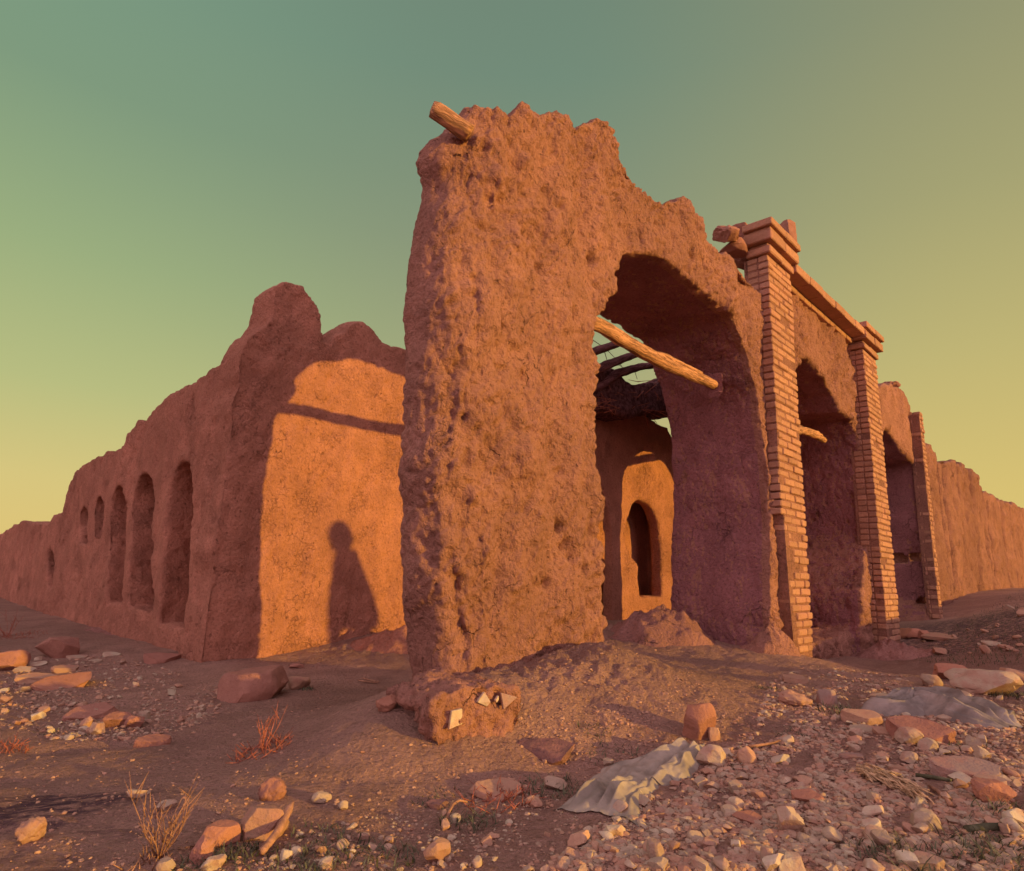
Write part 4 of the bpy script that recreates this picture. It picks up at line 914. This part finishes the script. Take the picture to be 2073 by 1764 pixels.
stick([(1515,1517), (1545,1515), (1580,1506)], [.006, .006, .004], 'thin stick on the ground above the flat-faced tan stone', 72)
stick([(725,1381), (745,1384), (765,1386)], [.006, .007, .005], 'pale stick lying before the heap of mud rubble', 73)
stick([(733,1376), (752,1381), (768,1384)], [.005, .005, .003], 'shorter stick crossing the pale stick before the mud rubble', 74)
stick([(2035,1680), (2000,1683), (1955,1688)], [.008, .012, .010], 'greenish strip of bark in the weeds below the ochre boulder', 75, .01, M_LEAF)
stick([(1855,1576), (1890,1580), (1925,1586)], [.006, .007, .005], 'dark strip lying between the fibre mat and the purple-grey slab', 76, .01, M_LEAF)
stick([(1925,1638), (1905,1612), (1882,1600)], [.007, .007, .005], 'brown stick left of the ochre boulder', 77)
def bank_grass():
    rg = random.Random(6); mb = MB()
    pts = scatter(1800, [(1850,1340),(1905,1285),(2010,1225),(2073,1190),(2073,1345),(1980,1350)], rg)
    for x, y in ATN(pts): blade(mb, (x, y, gz(x, y)-.01), rg.uniform(0, 6.28), rg.uniform(.1, .9), rg.uniform(.02, .08), rg.uniform(.004, .009), rg, 3)
    return tag(link('grass', mb.mesh('grass'), M_LEAF, smooth=False), kind='stuff')
bank_grass()

# ------------------------------------------------------------------ the walker outside the frame whose shadow falls on the lit wall
def person():
    s, z = S(676, 1290, WR); q = pos(s, WR, 0); t = 7.1; x, y = q.x + math.cos(SUN_TH)*t, q.y - math.sin(SUN_TH)*t
    g = gz(x, y); pass
    fx = Vector((FX[0], FX[1], 0)); ly = Vector((-FX[1], FX[0], 0)); O = Vector((x, y, g))
    def T(p): return O + fx*p[0] + ly*p[1] + Vector((0, 0, p[2]))
    J = []; E_ = []; Rr = []
    def add(p, r, par=None): J.append(T(p)); Rr.append(r); (E_.append((par, len(J)-1)) if par is not None else None); return len(J)-1
    pel = add((0, 0, .93), .13); sp = add((.01, 0, 1.13), .12, pel); ch = add((.02, 0, 1.33), .125, sp); nk = add((.03, 0, 1.47), .055, ch); hd = add((.02, 0, 1.57), .08, nk); tp = add((-.02, 0, 1.66), .08, hd)
    for sg, kn, an, toe in ((1, (-.02, .5), (-.06, .09), (.08, .035)), (-1, (.36, .74), (.58, .46), (.76, .41))):
        hp = add((0, sg*.09, .88), .095, pel); k = add((kn[0], sg*.09, kn[1]), .06, hp); a = add((an[0], sg*.09, an[1]), .042, k); add((toe[0], sg*.10, toe[1]), .035, a)
        sh = add((.02, sg*.18, 1.40), .06, ch); el = add((-.02, sg*.22, 1.13), .043, sh); wr = add((.10, sg*.20, .93), .03, el); pm = add((.13, sg*.20, .87), .034, wr)
        for f_, (dx, dy, L) in enumerate(((.025, .0, .085), (.01, .0, .095), (-.005, .0, .09), (-.02, .0, .07))): m_ = add((.13+dx*1.1, sg*.20, .815), .009, pm); add((.13+dx*1.1+.02, sg*.195, .815-L*.7), .008, m_)
        th = add((.165, sg*.185, .86), .010, pm); add((.185, sg*.18, .815), .008, th)
    me = bpy.data.meshes.new('person'); me.from_pydata(J, E_, []); o = bpy.data.objects.new('person', me); COL.objects.link(o)
    sk = o.modifiers.new('s', 'SKIN'); sk.use_smooth_shade = True; lay = me.skin_vertices[0].data
    for i, r in enumerate(Rr): lay[i].radius = (r, r); lay[i].use_root = (i == 0)
    ss = o.modifiers.new('d', 'SUBSURF'); ss.levels = 2; ss.render_levels = 2
    dg = bpy.context.evaluated_depsgraph_get(); out = bpy.data.meshes.new_from_object(o.evaluated_get(dg)); bpy.data.objects.remove(o)
    p = link('person', out, M_SKIN); tag(p, 'person in a long dark coat walking outside the arch, casting a shadow on the wall', 'person')
    prof = [(.74, -.07, .50, .23), (.83, -.07, .52, .24), (.95, -.075, .48, .22), (1.08, -.085, .42, .21), (1.22, -.09, .33, .21), (1.35, -.096, .25, .22), (1.46, -.09, .20, .18), (1.53, -.08, .165, .11)]
    def shell(name, rows, mat, seg=28):
        v = []; n = len(rows)
        for z_, a, b, l in rows:
            for k in range(seg): th = 2*math.pi*k/seg; c = math.cos(th); v.append(T(((a+b)/2 + (b-a)/2*c, l*math.sin(th), z_ + .012*math.sin(3*th))))
        f = [(i*seg+j, i*seg+(j+1) % seg, (i+1)*seg+(j+1) % seg, (i+1)*seg+j) for i in range(n-1) for j in range(seg)] + [tuple((n-1)*seg+j for j in range(seg))]
        return link(name, mesh_np(name, v, f), mat, p)
    shell('coat', prof, M_COAT)
    shell('hair', [(1.53, -.10, .08, .07), (1.57, -.135, .09, .09), (1.62, -.15, .125, .10), (1.66, -.175, .105, .105), (1.74, -.18, .07, .09), (1.79, -.15, .02, .07), (1.825, -.09, .0, .03)], M_HAIR)
    rk = rock_mesh('rock', 555, (.5, .45, .46), 'block', 4); ro = link('rock', rk, STONE['brown'], smooth=False); ro.location = T((.68, -.10, .15)); tag(ro, 'brown rock under the raised foot of the walking person', 'rock')
    return p
person()
# ------------------------------------------------------------------ camera, sun, sky
cam = bpy.data.cameras.new('camera'); co = bpy.data.objects.new('camera', cam); COL.objects.link(co); SC.camera = co
cam.sensor_fit = 'HORIZONTAL'; cam.sensor_width = 36; cam.lens = 36*F/W; cam.clip_start = .05; cam.clip_end = 2000
fw = Vector((0, CT, ST)); up = Vector((0, -ST, CT)); rt = Vector((1, 0, 0)); r2 = rt*CR + up*SR; u2 = up*CR - rt*SR
co.matrix_world = Matrix(((r2.x, u2.x, -fw.x, 0), (r2.y, u2.y, -fw.y, 0), (r2.z, u2.z, -fw.z, EYE), (0, 0, 0, 1)))

sd = Vector((-math.cos(SUN_TH)*math.cos(SUN_EL), math.sin(SUN_TH)*math.cos(SUN_EL), -math.sin(SUN_EL)))
sl = bpy.data.lights.new('sun', 'SUN'); sl.energy = 4.75; sl.angle = math.radians(.6); sl.color = (1., .62, .10)
so = bpy.data.objects.new('sun', sl); COL.objects.link(so); so.rotation_euler = sd.to_track_quat('-Z', 'Y').to_euler(); so.location = (20, -12, 8)
wd = bpy.data.worlds.new('World'); SC.world = wd; wd.use_nodes = True; nt = wd.node_tree; nt.nodes.clear()
def wn(t, **k):
    x = nt.nodes.new(t)
    for a, b in k.items(): setattr(x, a, b)
    return x
sky = wn('ShaderNodeTexSky', sky_type='NISHITA'); sky.sun_disc = False; sky.sun_elevation = SUN_EL
sky.sun_rotation = math.atan2(-sd.x, -sd.y); sky.dust_density = 3.0
bg1 = wn('ShaderNodeBackground'); bg1.inputs[1].default_value = .05; nt.links.new(sky.outputs[0], bg1.inputs[0])
tc = wn('ShaderNodeTexCoord'); sx = wn('ShaderNodeSeparateXYZ'); nt.links.new(tc.outputs['Generated'], sx.inputs[0])
def ramp(stops, sock):
    r = wn('ShaderNodeValToRGB'); r.color_ramp.interpolation = 'B_SPLINE' if False else 'EASE'; e = r.color_ramp.elements
    e[0].position, e[0].color = stops[0][0], (*stops[0][1], 1); e[1].position, e[1].color = stops[-1][0], (*stops[-1][1], 1)
    for p_, c_ in stops[1:-1]: q = e.new(p_); q.color = (*c_, 1)
    r.color_ramp.interpolation = 'LINEAR'; nt.links.new(sock, r.inputs[0]); return r.outputs[0]
def lin(r, g, b):
    m = (r+g+b)/3; r, g, b = (c + .13*(m-c) for c in (r, g, b)); return tuple(((c/255+.055)/1.055)**2.4 if c > 10 else c/255/12.92 for c in (r, g, b))
left = ramp([(0, lin(236,202,112)), (.10, lin(224,203,120)), (.22, lin(190,195,124)), (.38, lin(158,180,124)), (.55, lin(128,160,126)), (.72, lin(118,158,132)), (1, lin(104,140,124))], sx.outputs[2])
right = ramp([(0, lin(238,200,108)), (.12, lin(226,198,108)), (.30, lin(200,186,112)), (.48, lin(172,168,112)), (.66, lin(150,152,112)), (1, lin(120,132,108))], sx.outputs[2])
mid = ramp([(0, lin(226,196,112)), (.14, lin(208,192,118)), (.32, lin(164,170,120)), (.48, lin(140,154,120)), (.66, lin(116,144,122)), (1, lin(104,128,112))], sx.outputs[2])
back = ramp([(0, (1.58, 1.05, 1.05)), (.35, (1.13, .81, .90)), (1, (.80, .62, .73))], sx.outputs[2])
def mrange(sock, a, b):
    m = wn('ShaderNodeMapRange'); m.interpolation_type = 'SMOOTHSTEP'; nt.links.new(sock, m.inputs[0]); m.inputs[1].default_value = a; m.inputs[2].default_value = b; return m.outputs[0]
def wmix(f, a, b):
    m = wn('ShaderNodeMix', data_type='RGBA'); nt.links.new(f, m.inputs[0]); nt.links.new(a, m.inputs[6]); nt.links.new(b, m.inputs[7]); return m.outputs[2]
c = wmix(mrange(sx.outputs[0], -.62, -.02), left, mid); c = wmix(mrange(sx.outputs[0], .02, .60), c, right)
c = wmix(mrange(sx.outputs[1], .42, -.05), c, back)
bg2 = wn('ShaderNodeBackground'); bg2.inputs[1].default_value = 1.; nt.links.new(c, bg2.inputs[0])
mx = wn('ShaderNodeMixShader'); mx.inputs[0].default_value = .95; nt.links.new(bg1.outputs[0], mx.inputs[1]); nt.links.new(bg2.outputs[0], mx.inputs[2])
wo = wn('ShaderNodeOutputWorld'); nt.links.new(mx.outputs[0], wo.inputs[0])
SC.render.engine = 'CYCLES'; SC.cycles.max_bounces = 4; SC.cycles.diffuse_bounces = 3; SC.cycles.use_denoising = True; SC.cycles.use_adaptive_sampling = True; SC.cycles.adaptive_threshold = .03
SC.view_settings.view_transform = 'Standard'; SC.view_settings.look = 'None'; SC.view_settings.exposure = 0; SC.view_settings.gamma = 1
